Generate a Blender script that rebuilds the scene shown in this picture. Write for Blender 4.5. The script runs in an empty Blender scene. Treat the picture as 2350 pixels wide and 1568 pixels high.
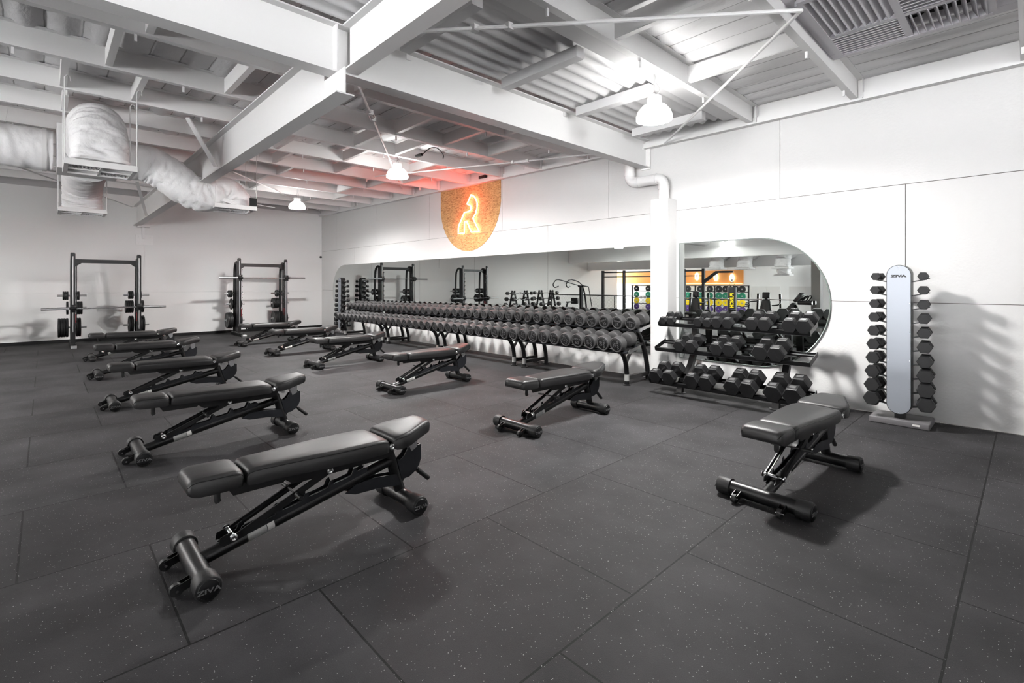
import bpy, bmesh, math, random
from mathutils import Vector, Matrix, noise
random.seed(7)
D = bpy.data
COL = bpy.context.scene.collection
SC = bpy.context.scene
PI = math.pi
R = math.radians

# ------------------------------------------------------------------ camera, world, exposure
TH = 0.757                                   # forward direction, measured from -x towards +y
cam_d = D.cameras.new('camera')
cam = D.objects.new('camera', cam_d)
COL.objects.link(cam)
cam.location = (0, 0, 1.385)
fwd = Vector((-math.cos(TH), math.sin(TH), 0))
cam.rotation_euler = fwd.to_track_quat('-Z', 'Y').to_euler()
cam_d.sensor_fit = 'HORIZONTAL'
cam_d.sensor_width = 36
cam_d.lens = 1129.9 / 2350 * 36
cam_d.shift_x = (1175 - 1169.1) / 2350
cam_d.shift_y = (652.1 - 784) / 2350
cam_d.clip_start = 0.02
SC.camera = cam

SC.view_settings.view_transform = 'Standard'
SC.view_settings.look = 'None'
SC.view_settings.gamma = 1
SC.view_settings.use_curve_mapping = False
SC.view_settings.exposure = EXPOSURE = 0.2
SC.cycles.use_denoising = True
SC.cycles.use_adaptive_sampling = True
SC.cycles.adaptive_threshold = 0.03
SC.cycles.adaptive_min_samples = 16
SC.cycles.max_bounces = 8
SC.cycles.diffuse_bounces = 5
SC.cycles.glossy_bounces = 4
SC.cycles.sample_clamp_indirect = 6
SC.cycles.caustics_reflective = False
SC.cycles.caustics_refractive = False

world = D.worlds.new('world')
SC.world = world
world.use_nodes = True
wb = world.node_tree.nodes['Background']       # sky through unseen wall gaps, over an added glow that brightens walls and roof
_n, _l = world.node_tree.nodes, world.node_tree.links
_tc = _n.new('ShaderNodeTexCoord'); _sx = _n.new('ShaderNodeSeparateXYZ'); _l.new(_tc.outputs['Generated'], _sx.inputs[0])
_mr = _n.new('ShaderNodeMapRange'); _mr.inputs['From Min'].default_value = -0.03; _mr.inputs['From Max'].default_value = 0.03
_mr.inputs['To Min'].default_value = 32      # added glow below the horizon
_mr.inputs['To Max'].default_value = 1.5       # sky
_l.new(_sx.outputs['Z'], _mr.inputs['Value']); _l.new(_mr.outputs[0], wb.inputs[1])
wb.inputs[0].default_value = (0.985, 0.99, 1.0, 1)
LAMP = 920                                   # strength of the pendant lamps' diffusers

# ------------------------------------------------------------------ materials
def new_mat(name):
    m = D.materials.new(name)
    m.use_nodes = True
    nt = m.node_tree
    return m, nt, nt.nodes['Principled BSDF']

def mat(name, col, rough=0.5, metal=0.0, bump=0.0, scale=60, spec=0.5, coat=0.0, vary=0.0, detail=3.0, emit=None, es=0.0):
    m, nt, b = new_mat(name)
    b.inputs['Base Color'].default_value = (*col, 1)
    b.inputs['Roughness'].default_value = rough
    b.inputs['Metallic'].default_value = metal
    b.inputs['Specular IOR Level'].default_value = spec
    b.inputs['Coat Weight'].default_value = coat
    if emit:
        b.inputs['Emission Color'].default_value = (*emit, 1)
        b.inputs['Emission Strength'].default_value = es
    if bump or vary:
        tc = nt.nodes.new('ShaderNodeTexCoord')
        n = nt.nodes.new('ShaderNodeTexNoise')
        n.inputs['Scale'].default_value = scale
        n.inputs['Detail'].default_value = detail
        nt.links.new(tc.outputs['Object'], n.inputs['Vector'])
        if bump:
            bp = nt.nodes.new('ShaderNodeBump')
            bp.inputs['Strength'].default_value = bump
            bp.inputs['Distance'].default_value = 0.01
            nt.links.new(n.outputs['Fac'], bp.inputs['Height'])
            nt.links.new(bp.outputs['Normal'], b.inputs['Normal'])
        if vary:
            mr = nt.nodes.new('ShaderNodeMapRange')
            mr.inputs['To Min'].default_value = max(0.03, rough - vary)
            mr.inputs['To Max'].default_value = min(1, rough + vary)
            nt.links.new(n.outputs['Fac'], mr.inputs['Value'])
            nt.links.new(mr.outputs['Result'], b.inputs['Roughness'])
    return m

WALL = mat('white_board_paint', (0.74, 0.735, 0.73), 0.62, bump=0.22, scale=38, detail=5)
BACKW = mat('white_plaster_paint', (0.88, 0.875, 0.87), 0.7, bump=0.06, scale=20)
STEEL = mat('white_painted_steel', (0.92, 0.915, 0.91), 0.5, bump=0.05, scale=25)
GAP = mat('panel_gap', (0.12, 0.11, 0.10), 0.9)
SHEET = mat('galvanised_white_sheet', (0.72, 0.715, 0.72), 0.42)
BLACK = mat('black_powder_coat', (0.007, 0.007, 0.0075), 0.34, bump=0.05, scale=500, spec=0.38)
NAVY = mat('graphite_powder_coat', (0.011, 0.012, 0.015), 0.45, spec=0.35)
VINYL = mat('black_vinyl', (0.012, 0.0115, 0.012), 0.42, bump=0.10, scale=420, vary=0.05, spec=0.5)
RUBBER = mat('black_rubber', (0.012, 0.012, 0.0125), 0.5, spec=0.38, bump=0.08, scale=90, vary=0.08)
HEXRUB = mat('black_hex_rubber', (0.010, 0.010, 0.0108), 0.5, spec=0.4, bump=0.10, scale=120)
URETH = mat('charcoal_urethane', (0.048, 0.047, 0.048), 0.55, bump=0.05, scale=200)
DISC = mat('black_disc', (0.006, 0.006, 0.0065), 0.4, spec=0.35)
GREYINK = mat('grey_lettering', (0.12, 0.12, 0.124), 0.5)
CHROME = mat('chrome', (0.78, 0.78, 0.79), 0.14, 1.0)
SATIN = mat('satin_steel', (0.62, 0.62, 0.63), 0.3, 1.0)
SILVER = mat('silver_grey_panel', (0.29, 0.31, 0.345), 0.36, 0.35)
BASEGR = mat('grey_base_coat', (0.13, 0.125, 0.13), 0.5)
LABELW = mat('white_sticker', (0.72, 0.71, 0.69), 0.45)
PLATE = mat('pale_number_plate', (0.11, 0.11, 0.112), 0.22)
ROD = mat('dull_guide_steel', (0.42, 0.42, 0.43), 0.38, 1.0)
LABELG = mat('silver_sticker', (0.40, 0.40, 0.39), 0.4, 0.3)
RED = mat('red_sticker', (0.28, 0.015, 0.02), 0.45)
FABRIC = mat('white_duct_fabric', (0.86, 0.85, 0.85), 0.55, bump=0.9, scale=13, detail=7)
VENTM = mat('grey_vent_plastic', (0.62, 0.60, 0.63), 0.45)
VENTW = mat('white_vent_metal', (0.78, 0.77, 0.765), 0.4)
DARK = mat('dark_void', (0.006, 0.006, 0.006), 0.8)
GREENP = mat('green_bumper', (0.01, 0.16, 0.09), 0.45)
YELLOWP = mat('yellow_bumper', (0.75, 0.55, 0.01), 0.45)
PURPLEP = mat('purple_bumper', (0.07, 0.035, 0.16), 0.45)
ORANGE = mat('orange_board', (0.62, 0.24, 0.05), 0.6, bump=0.2, scale=30)
YTEXT = mat('yellow_print', (0.85, 0.68, 0.01), 0.5)
GREYW = mat('grey_column_paint', (0.42, 0.41, 0.39), 0.6)
MIRROR = mat('mirror_glass', (0.66, 0.70, 0.685), 0.0, 1.0)
MEDGE = mat('mirror_edge', (0.30, 0.34, 0.32), 0.25, 0.4)
LENS = mat('lamp_diffuser', (0.9, 0.9, 0.9), 0.4, emit=(1.0, 0.985, 0.965), es=LAMP)
DRIVER = mat('lamp_driver', (0.45, 0.45, 0.45), 0.45)
HOUSING = mat('prismatic_lamp_dome', (0.85, 0.85, 0.85), 0.3, emit=(1.0, 0.985, 0.965), es=30)
NEON = mat('red_neon_tube', (0.9, 0.6, 0.55), 0.3, emit=(1.0, 0.10, 0.07), es=60)
NEONW = mat('white_neon_tube', (0.9, 0.9, 0.95), 0.3, emit=(0.86, 0.93, 1.0), es=14)
LEDSTRIP = mat('warm_led_strip', (0.9, 0.7, 0.4), 0.3, emit=(1.0, 0.50, 0.12), es=6)

def floor_material():
    m, nt, b = new_mat('rubber_tile_floor')
    N, L = nt.nodes, nt.links
    tc = N.new('ShaderNodeTexCoord')
    sx = N.new('ShaderNodeSeparateXYZ')
    L.new(tc.outputs['Object'], sx.inputs[0])
    def mth(op, a, bb):
        n = N.new('ShaderNodeMath'); n.operation = op
        for i, v in enumerate((a, bb)):
            if isinstance(v, (int, float)): n.inputs[i].default_value = v
            else: L.new(v, n.inputs[i])
        return n.outputs[0]
    tx = mth('SUBTRACT', sx.outputs['Y'], 1.906)
    ty = mth('SUBTRACT', mth('MULTIPLY', sx.outputs['X'], -1), 0.216)
    cx = N.new('ShaderNodeCombineXYZ')
    L.new(tx, cx.inputs[0]); L.new(ty, cx.inputs[1])
    br = N.new('ShaderNodeTexBrick')
    br.offset = 0.5; br.offset_frequency = 2; br.squash = 1
    br.inputs['Scale'].default_value = 1
    br.inputs['Brick Width'].default_value = 1
    br.inputs['Row Height'].default_value = 1
    br.inputs['Mortar Size'].default_value = 0.0048
    br.inputs['Mortar Smooth'].default_value = 0.1
    br.inputs['Color1'].default_value = (0.0185, 0.0178, 0.0188, 1)
    br.inputs['Color2'].default_value = (0.0265, 0.0258, 0.0275, 1)
    br.inputs['Mortar'].default_value = (0.0015, 0.0015, 0.0015, 1)
    L.new(cx.outputs[0], br.inputs['Vector'])
    # chalky wear
    nz = N.new('ShaderNodeTexNoise'); nz.inputs['Scale'].default_value = 1.6; nz.inputs['Detail'].default_value = 5
    nz.inputs['Roughness'].default_value = 0.6
    L.new(tc.outputs['Object'], nz.inputs['Vector'])
    mr = N.new('ShaderNodeMapRange')
    mr.inputs['From Min'].default_value = 0.35; mr.inputs['From Max'].default_value = 0.7
    mr.inputs['To Min'].default_value = 0.72; mr.inputs['To Max'].default_value = 1.75
    L.new(nz.outputs['Fac'], mr.inputs['Value'])
    mx = N.new('ShaderNodeVectorMath'); mx.operation = 'SCALE'
    L.new(br.outputs['Color'], mx.inputs[0]); L.new(mr.outputs[0], mx.inputs['Scale'])
    # fine granules
    gz = N.new('ShaderNodeTexNoise'); gz.inputs['Scale'].default_value = 260; gz.inputs['Detail'].default_value = 2
    L.new(tc.outputs['Object'], gz.inputs['Vector'])
    gr = N.new('ShaderNodeMapRange'); gr.inputs['To Min'].default_value = 0.55; gr.inputs['To Max'].default_value = 1.45
    L.new(gz.outputs['Fac'], gr.inputs['Value'])
    mg = N.new('ShaderNodeVectorMath'); mg.operation = 'SCALE'
    L.new(mx.outputs[0], mg.inputs[0]); L.new(gr.outputs[0], mg.inputs['Scale'])
    # pale flecks: two sizes
    last = mg.outputs[0]
    for scale, thr, keep, val in ((120, 0.20, 0.88, 0.24), (60, 0.12, 0.90, 0.34)):
        vo = N.new('ShaderNodeTexVoronoi'); vo.inputs['Scale'].default_value = scale
        L.new(tc.outputs['Object'], vo.inputs['Vector'])
        near = mth('LESS_THAN', vo.outputs['Distance'], thr)
        sc = N.new('ShaderNodeSeparateColor'); L.new(vo.outputs['Color'], sc.inputs[0])
        pick = mth('GREATER_THAN', sc.outputs[0], keep)
        fac = mth('MULTIPLY', mth('MULTIPLY', near, pick), mth('GREATER_THAN', br.outputs['Fac'], -1) if False else 1.0)
        mixn = N.new('ShaderNodeMix'); mixn.data_type = 'RGBA'
        L.new(fac, mixn.inputs['Factor']); L.new(last, mixn.inputs['A'])
        mixn.inputs['B'].default_value = (val, val * 0.98, val * 0.97, 1)
        last = mixn.outputs['Result']
    L.new(last, b.inputs['Base Color'])
    b.inputs['Roughness'].default_value = 0.7
    b.inputs['Specular IOR Level'].default_value = 0.25
    bp = N.new('ShaderNodeBump'); bp.inputs['Strength'].default_value = 0.5; bp.inputs['Distance'].default_value = 0.004
    hs = mth('SUBTRACT', mth('MULTIPLY', gz.outputs['Fac'], 0.5), br.outputs['Fac'])
    L.new(hs, bp.inputs['Height']); L.new(bp.outputs[0], b.inputs['Normal'])
    return m
FLOOR = floor_material()

def osb_material():
    m, nt, b = new_mat('strand_board')
    N, L = nt.nodes, nt.links
    tc = N.new('ShaderNodeTexCoord')
    mp = N.new('ShaderNodeMapping'); mp.inputs['Scale'].default_value = (26, 26, 75); mp.inputs['Rotation'].default_value = (0, 0.6, 0)
    L.new(tc.outputs['Object'], mp.inputs[0])
    vo = N.new('ShaderNodeTexVoronoi'); vo.inputs['Scale'].default_value = 1
    nz = N.new('ShaderNodeTexNoise'); nz.inputs['Scale'].default_value = 9; nz.inputs['Detail'].default_value = 3
    L.new(tc.outputs['Object'], nz.inputs['Vector'])
    ad = N.new('ShaderNodeVectorMath'); ad.operation = 'MULTIPLY_ADD'
    L.new(nz.outputs['Color'], ad.inputs[0]); ad.inputs[1].default_value = (3, 3, 3); L.new(mp.outputs[0], ad.inputs[2])
    L.new(ad.outputs[0], vo.inputs['Vector'])
    cr = N.new('ShaderNodeValToRGB')
    cr.color_ramp.elements[0].color = (0.34, 0.17, 0.055, 1)
    cr.color_ramp.elements[1].color = (0.70, 0.46, 0.20, 1)
    cr.color_ramp.elements.new(0.25).color = (0.52, 0.30, 0.11, 1)
    sc = N.new('ShaderNodeSeparateColor'); L.new(vo.outputs['Color'], sc.inputs[0])
    L.new(sc.outputs[0], cr.inputs[0]); L.new(cr.outputs[0], b.inputs['Base Color'])
    b.inputs['Roughness'].default_value = 0.6
    return m
OSB = osb_material()

# ------------------------------------------------------------------ mesh helpers
class MB:
    """Collects shapes; build() links them as ONE mesh object."""
    def __init__(s):
        s.bm = bmesh.new()
    def box(s, c, size, rot=None, bev=0.0, seg=2):
        M = Matrix.Translation(c) @ (rot.to_4x4() if rot else Matrix.Identity(4)) @ Matrix.Diagonal((*size, 1))
        r = bmesh.ops.create_cube(s.bm, size=1, matrix=M)
        if bev:
            es = {e for v in r['verts'] for e in v.link_edges}
            bmesh.ops.bevel(s.bm, geom=list(es), offset=bev, segments=seg, affect='EDGES', profile=0.5)
        return s
    def bar(s, a, b, w, h, up=(0, 0, 1), bev=0.0):
        """a rectangular bar from a to b, w across, h along up"""
        a, b = Vector(a), Vector(b)
        z = (b - a).normalized(); u = Vector(up)
        x = u.cross(z)
        if x.length < 1e-4: x = Vector((1, 0, 0)).cross(z)
        x.normalize(); y = z.cross(x)
        return s.box((a + b) / 2, (w, h, (b - a).length), Matrix((x, y, z)).transposed(), bev)
    def tube(s, pts, r, seg=12, closed=False, caps=True, sec=None):
        pts = [Vector(p) for p in pts]; n = len(pts); rings = []
        t0 = (pts[1] - pts[0]).normalized()
        ref = Vector((0, 0, 1)) if abs(t0.z) < 0.9 else Vector((1, 0, 0))
        nrm = t0.cross(ref).normalized()
        for i, p in enumerate(pts):
            a = pts[(i - 1) % n] if (i or closed) else p
            c = pts[(i + 1) % n] if (i < n - 1 or closed) else p
            t = (c - a).normalized()
            nrm = (nrm - t * nrm.dot(t))
            if nrm.length < 1e-6: nrm = t.orthogonal()
            nrm.normalize(); bn = t.cross(nrm)
            rr = r[i] if isinstance(r, (list, tuple)) else r
            k = 1.0
            ring = []
            for j in range(seg):
                an = 2 * PI * j / seg
                q = rr * (sec(i / (n - 1), an, p) if sec else k)
                ring.append(s.bm.verts.new(p + nrm * math.cos(an) * q + bn * math.sin(an) * q))
            rings.append(ring)
        m = n if closed else n - 1
        for i in range(m):
            A, B = rings[i], rings[(i + 1) % n]
            for j in range(seg):
                s.bm.faces.new((A[j], A[(j + 1) % seg], B[(j + 1) % seg], B[j]))
        if caps and not closed:
            s.bm.faces.new(rings[0][::-1]); s.bm.faces.new(rings[-1])
        return s
    def cyl(s, a, b, r, seg=16, r2=None):
        return s.tube([a, b], [r, r if r2 is None else r2], seg)
    def lathe(s, prof, o=(0, 0, 0), axis=(0, 1, 0), seg=24):
        """prof: (distance along axis, radius) pairs"""
        o, ax = Vector(o), Vector(axis).normalized()
        u = ax.orthogonal().normalized(); v = ax.cross(u)
        if abs(ax.y) > 0.99: u, v = Vector((1, 0, 0)), Vector((0, 0, 1))
        rings = []
        for t, r in prof:
            if r < 1e-5:
                rings.append([s.bm.verts.new(o + ax * t)])
            else:
                rings.append([s.bm.verts.new(o + ax * t + (u * math.cos(2 * PI * (j + .5) / seg) + v * math.sin(2 * PI * (j + .5) / seg)) * r) for j in range(seg)])
        for A, B in zip(rings, rings[1:]):
            for j in range(seg):
                k = (j + 1) % seg
                f = [A[j % len(A)], A[k % len(A)], B[k % len(B)], B[j % len(B)]]
                f = [x for i, x in enumerate(f) if x not in f[:i]]
                if len(f) > 2: s.bm.faces.new(f)
        for ring, fl in ((rings[0], True), (rings[-1], False)):
            if len(ring) > 2: s.bm.faces.new(ring[::-1] if fl else ring)
        return s
    def prism(s, pts, plane, lo, hi, bev=0.0):
        """pts: 2-D outline; plane 'yz' (extruded along x), 'xz' (along y) or 'xy' (along z)"""
        def P(p, t):
            return {'yz': (t, p[0], p[1]), 'xz': (p[0], t, p[1]), 'xy': (p[0], p[1], t)}[plane]
        A = [s.bm.verts.new(P(p, lo)) for p in pts]
        B = [s.bm.verts.new(P(p, hi)) for p in pts]
        n = len(pts)
        fs = [s.bm.faces.new(A), s.bm.faces.new(B[::-1])]
        for i in range(n):
            s.bm.faces.new((A[i], B[i], B[(i + 1) % n], A[(i + 1) % n]))
        if bev:
            es = {e for f in fs for e in f.edges}
            bmesh.ops.bevel(s.bm, geom=list(es), offset=bev, segments=2, affect='EDGES', profile=0.5)
        return s
    def loft(s, secs):
        """secs: closed rings with the same number of points, lofted and capped"""
        rings = [[s.bm.verts.new(p) for p in r] for r in secs]
        n = len(rings[0])
        for A, B in zip(rings, rings[1:]):
            for j in range(n):
                s.bm.faces.new((A[j], A[(j + 1) % n], B[(j + 1) % n], B[j]))
        s.bm.faces.new(rings[0][::-1]); s.bm.faces.new(rings[-1])
        return s
    def add_mesh(s, me, M):
        k = len(s.bm.verts)
        s.bm.from_mesh(me)
        s.bm.verts.ensure_lookup_table()
        bmesh.ops.transform(s.bm, matrix=M, verts=s.bm.verts[k:])
        return s
    def build(s, name, m, parent=None, loc=(0, 0, 0), ang=38, smooth=True):
        bmesh.ops.recalc_face_normals(s.bm, faces=s.bm.faces)
        me = D.meshes.new(name)
        s.bm.to_mesh(me); s.bm.free()
        me.materials.append(m)
        if smooth:
            me.polygons.foreach_set('use_smooth', [True] * len(me.polygons))
            me.set_sharp_from_angle(angle=R(ang))
        o = D.objects.new(name, me)
        COL.objects.link(o)
        o.location = loc
        if parent: o.parent = parent
        return o

def tag(o, label, cat, group=None):
    o['label'] = label; o['category'] = cat
    if group: o['group'] = group
    return o
def thing(name, label, cat, loc=(0, 0, 0), rz=0.0, group=None):
    o = D.objects.new(name, None); COL.objects.link(o)
    o.empty_display_size = 0.1
    o.location = loc; o.rotation_euler = (0, 0, rz)
    return tag(o, label, cat, group)
def struct(o):
    o['kind'] = 'structure'; return o
KIDS = {}
def dup(src, loc, rot=None, label=None, group=None):
    """a copy of a thing with copies of its parts and sub-parts"""
    def cp(o, par):
        c = o.copy(); COL.objects.link(c)
        if par: c.parent = par
        for k in list(o.children): cp(k, c)
        return c
    r = cp(src, None)
    r.location = loc
    if rot is not None: r.rotation_euler = rot
    if label: r['label'] = label
    if group: r['group'] = group
    return r

TXT = {}
def text_mesh(txt, size, wide=1.0, bold=0.0, depth=0.001):
    """letters lying in the xy plane, centred; a mesh datablock"""
    key = (txt, size, wide, bold, depth)
    if key in TXT: return TXT[key]
    cu = D.curves.new('lettering', 'FONT')
    cu.body = txt; cu.size = size; cu.align_x = 'CENTER'; cu.align_y = 'CENTER'
    cu.offset = bold; cu.extrude = depth; cu.resolution_u = 3
    ob = D.objects.new('lettering', cu); COL.objects.link(ob)
    dg = bpy.context.evaluated_depsgraph_get()
    me = D.meshes.new_from_object(ob.evaluated_get(dg))
    me.transform(Matrix.Diagonal((wide, 1, 1, 1)))
    D.objects.remove(ob); D.curves.remove(cu)
    TXT[key] = me
    return me
def ord_(n):
    w = ['first', 'second', 'third', 'fourth', 'fifth', 'sixth', 'seventh', 'eighth', 'ninth', 'tenth']
    if n <= 10: return w[n - 1]
    return str(n) + ('th' if 10 < n % 100 < 14 else {1: 'st', 2: 'nd', 3: 'rd'}.get(n % 10, 'th'))
def arc(c, r, a0, a1, n):
    return [(c[0] + r * math.cos(R(a0 + (a1 - a0) * i / n)), c[1] + r * math.sin(R(a0 + (a1 - a0) * i / n))) for i in range(n + 1)]
def bez(pts, n=8):
    """Catmull-Rom through the points"""
    P = [Vector(p) for p in pts]; out = []
    for i in range(len(P) - 1):
        a = P[max(i - 1, 0)]; b = P[i]; c = P[i + 1]; d = P[min(i + 2, len(P) - 1)]
        for k in range(n):
            t = k / n
            out.append(0.5 * ((2 * b) + (c - a) * t + (2 * a - 5 * b + 4 * c - d) * t * t + (3 * b - a - 3 * c + d) * t ** 3))
    out.append(P[-1]); return out
# ------------------------------------------------------------------ the setting
W = 6.505; XB = -15.70; YR = -11.0; XN = 10.0        # mirror wall, back wall, rear wall, open near side
def roofz(x): return 3.62 + 0.018 * max(0, -x - 4)
def purz(x): return roofz(x) - 0.22

f = MB(); f.box(((XB + XN) / 2, (W + YR) / 2, -0.05), (XN - XB, W - YR, 0.1))
struct(f.build('floor', FLOOR, smooth=False))

# mirror wall: painted boards with open joints over a dark backing
w = MB(); g = 0.0030
Z = [0.0, 1.193, 2.425, 3.40]
def joints(first):
    x = first; out = []
    while x > XB: out.append(x); x -= 2.5
    return out
rows = [(Z[0], Z[1], joints(7.907)), (Z[1], Z[2], joints(9.107)), (Z[2], 4.02, joints(7.907))]
for z0, z1, js in rows:
    xs = [XN] + [j for j in js if j < XN] + [XB]
    for a, b in zip(xs, xs[1:]):
        w.box(((a + b) / 2, W + 0.006, (z0 + z1) / 2), (a - b - 2 * g, 0.012, z1 - z0 - 2 * g))
struct(w.build('wall_right', WALL, smooth=False))
b = MB(); b.box(((XB + XN) / 2, W + 0.06, 2.0), (XN - XB + .6, 0.08, 4.1)); struct(b.build('wall_right_backing', GAP, smooth=False))
b = MB()
b.box((XB - 0.06, (W - 9.8) / 2, 0.5847), (0.12, W + 10.3, 1.1694))
b.box((XB - 0.0625, (W - 9.8) / 2, 2.641), (0.12, W + 10.3, 2.94))
struct(b.build('wall_back', BACKW, smooth=False))
b = MB(); b.box((XB - 0.16, (W - 9.8) / 2, 2.0), (0.06, W + 10.3, 4.1)); struct(b.build('wall_back_backing', GAP, smooth=False))
b = MB(); b.box((XB + 0.008, (W - 10) / 2, 0.035), (0.016, W + 10, 0.07)); struct(b.build('baseboard_back', BLACK, smooth=False))
# back wall's grey flashing under the roof
b = MB(); b.box((XB + 0.012, (W - 10.05) / 2, 3.80), (0.02, W + 10.05, 0.34)); struct(b.build('trim_1', mat('grey_flashing', (0.50, 0.495, 0.50), 0.55), smooth=False))
# rear part of the gym, seen in the mirrors only
b = MB(); b.box(((XB - 4 - 4.6) / 2, YR - 0.06, 2.0), (-4.6 - XB + 4, 0.12, 4.1)); b.box(((XN + 2) / 2, YR - 0.06, 2.0), (XN - 2, 0.12, 4.1)); struct(b.build('wall_rear', BACKW, smooth=False))  # gap out of view, sized to let the added glow in
b = MB(); b.box((XN + .06, (YR - 1.3) / 2, 2), (.12, -1.3 - YR, 4.1)); b.box((XN + .06, (W + 1.3) / 2, 2), (.12, W - 1.3, 4.1)); struct(b.build('wall_near', BACKW, smooth=False))  # unseen wall, its gap shaped to admit some of the added glow
b = MB(); b.box((XB - 4, (-10.05 + YR) / 2, 2), (0.12, 1.4, 4)); struct(b.build('wall_niche', BACKW, smooth=False))
for i, x in enumerate((-8.31, -6.72)):
    d = MB(); d.box((x, YR + 0.012, 0.64), (1.25, 0.024, 1.28)); d.box((x, YR + 0.03, 0.64), (0.012, 0.012, 1.26))
    struct(d.build('door_%d' % (i + 1), mat('pale_door_%d' % i, (0.72, 0.71, 0.70), 0.5), smooth=False))
b = MB(); b.box((-14.1, YR + 0.02, 1.73), (9.6, 0.04, 0.64)); struct(b.build('wall_orange', ORANGE, smooth=False))
b = MB()
b.box((-9.3, -6.0, 2.73), (12.7, 0.30, 0.62)); b.box((-9.3, -7.5, 2.28), (12.7, 0.3, 0.40))
struct(b.build('ceiling_bulkhead_beam', STEEL, smooth=False))
b = MB(); b.box((-4.06, -2.55, 1.8), (0.22, 0.22, 3.6)); struct(b.build('column_grey', GREYW, smooth=False))

# roof blanket: quilted insulation, sagging between its seams
def blanket():
    m, nt, bb = new_mat('white_roof_blanket')
    bb.inputs['Base Color'].default_value = (0.90, 0.895, 0.90, 1); bb.inputs['Roughness'].default_value = 0.5
    N, L = nt.nodes, nt.links
    tc = N.new('ShaderNodeTexCoord'); nz = N.new('ShaderNodeTexNoise')
    mp = N.new('ShaderNodeMapping'); mp.inputs['Scale'].default_value = (1, 2.2, 1); L.new(tc.outputs['Object'], mp.inputs[0])
    nz.inputs['Scale'].default_value = 5; nz.inputs['Detail'].default_value = 6; nz.inputs['Distortion'].default_value = 0.25
    L.new(mp.outputs[0], nz.inputs['Vector'])
    bp = N.new('ShaderNodeBump'); bp.inputs['Strength'].default_value = 0.45; bp.inputs['Distance'].default_value = 0.03
    L.new(nz.outputs['Fac'], bp.inputs['Height']); L.new(bp.outputs[0], bb.inputs['Normal'])
    # seams across the bays, their fold shade painted in as dark lines
    sx = N.new('ShaderNodeSeparateXYZ'); L.new(tc.outputs['Object'], sx.inputs[0])
    def mth(op, a, b_):
        n = N.new('ShaderNodeMath'); n.operation = op
        for i, v in enumerate((a, b_)):
            if isinstance(v, (int, float)): n.inputs[i].default_value = v
            else: L.new(v, n.inputs[i])
        return n.outputs[0]
    wob = mth('MULTIPLY', mth('SUBTRACT', nz.outputs['Fac'], 0.5), 0.10)
    fr = mth('PINGPONG', mth('ADD', mth('MULTIPLY', sx.outputs['Y'], 4.0), wob), 0.5)
    seam = mth('LESS_THAN', fr, 0.022)
    mx = N.new('ShaderNodeMix'); mx.data_type = 'RGBA'; L.new(seam, mx.inputs['Factor'])
    mx.inputs['A'].default_value = (0.93, 0.925, 0.93, 1); mx.inputs['B'].default_value = (0.46, 0.455, 0.46, 1)
    L.new(mx.outputs['Result'], bb.inputs['Base Color'])
    return m
BLANKET = blanket()
ps = MB(); bm = ps.bm
ny, nx = 0, 0
ys = []; y = YR
while y < W + 0.01: ys.append(y); y += 0.055
xs = []; x = XB - 4
while x < XN + 0.01: xs.append(x); x += 0.21
P_X = [-1.29, -2.38, -4.95, -6.0, -7.02, -8.05, -9.1, -10.15, -11.2, -12.25, -13.3, -14.35, 0.0, 1.3, 2.6, 3.9, 5.2, 6.5, 7.8, 9.1]
grid = []
for x in xs:
    row = []
    for y in ys:
        ph = y / 0.25
        sag = 0.040 * abs(math.sin(PI * ph)) * (0.5 + 0.8 * abs(noise.noise(Vector((x * 0.6, math.floor(ph) * 3.1, 0)))))
        row.append(bm.verts.new((x, y, roofz(x) - sag + 0.012 * noise.noise(Vector((x * 2.5, y * 2.5, 1))))))
    grid.append(row)
for A, B in zip(grid, grid[1:]):
    for j in range(len(ys) - 1):
        bm.faces.new((A[j], B[j], B[j + 1], A[j + 1]))
struct(ps.build('ceiling', BLANKET, ang=25))
b = MB(); b.box(((XB - 4 + XN) / 2, (W + YR) / 2, 4.05), (XN - XB + 4.2, W - YR + .3, 0.06)); struct(b.build('roof', SHEET, smooth=False))

# steel: purlins run in y, the main beam and the girders carry them
def purlin(x, y0, y1, i):
    z = purz(x); p = MB()
    p.box((x - .001, (y0 + y1) / 2, z + 0.1005), (0.007, y1 - y0, 0.187))
    p.box((x - 0.03, (y0 + y1) / 2, z + 0.004), (0.066, y1 - y0, 0.008))
    p.box((x - 0.0605, (y0 + y1) / 2, z + 0.020), (0.005, y1 - y0, 0.024))
    p.box((x + 0.03, (y0 + y1) / 2, z + 0.197), (0.066, y1 - y0, 0.006))
    y = y0 + 0.5 + 0.37 * (i % 3)
    while y < y1 - 0.2:
        p.box((x - 0.045, y, z - 0.030), (0.018, 0.018, 0.058)); y += 1.25
    return struct(p.build('ceiling_beam_purlin', STEEL, smooth=False))
for i, x in enumerate(P_X):
    purlin(x, YR + 0.3 if x > -8 or i % 2 else -5.8, W - 0.08, i)
NOG = {(-4.95, -6.0): (0.42, 1.42, 3.5, 4.3, 5.2), (-6.0, -7.02): (0.12, 0.72, 3.4, 4.1), (-7.02, -8.05): (0.15, 2.6, 3.7, 5.0), (-8.05, -9.1): (2.9, 4.0, 5.5),
       (-9.1, -10.15): (3.3, 5.2), (-10.15, -11.2): (3.2, 5.0), (-11.2, -12.25): (3.4, 5.4), (-12.25, -13.3): (3.0, 5.0), (-1.29, -2.38): (3.45, 4.72), (-3.9, -4.95): (0.6, 2.4, 4.6), (0.0, -1.29): (2.4,)}
for (xa, xb), yy in NOG.items():
    for y in yy:
        n = MB(); z = (purz(xa) + purz(xb)) / 2
        n.box(((xa + xb) / 2, y, z + 0.107), (xa - xb, 0.006, 0.15)); n.box(((xa + xb) / 2, y + 0.025, z + 0.028), (xa - xb, 0.055, 0.006))
        struct(n.build('ceiling_beam_bridging', STEEL, smooth=False))
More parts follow.
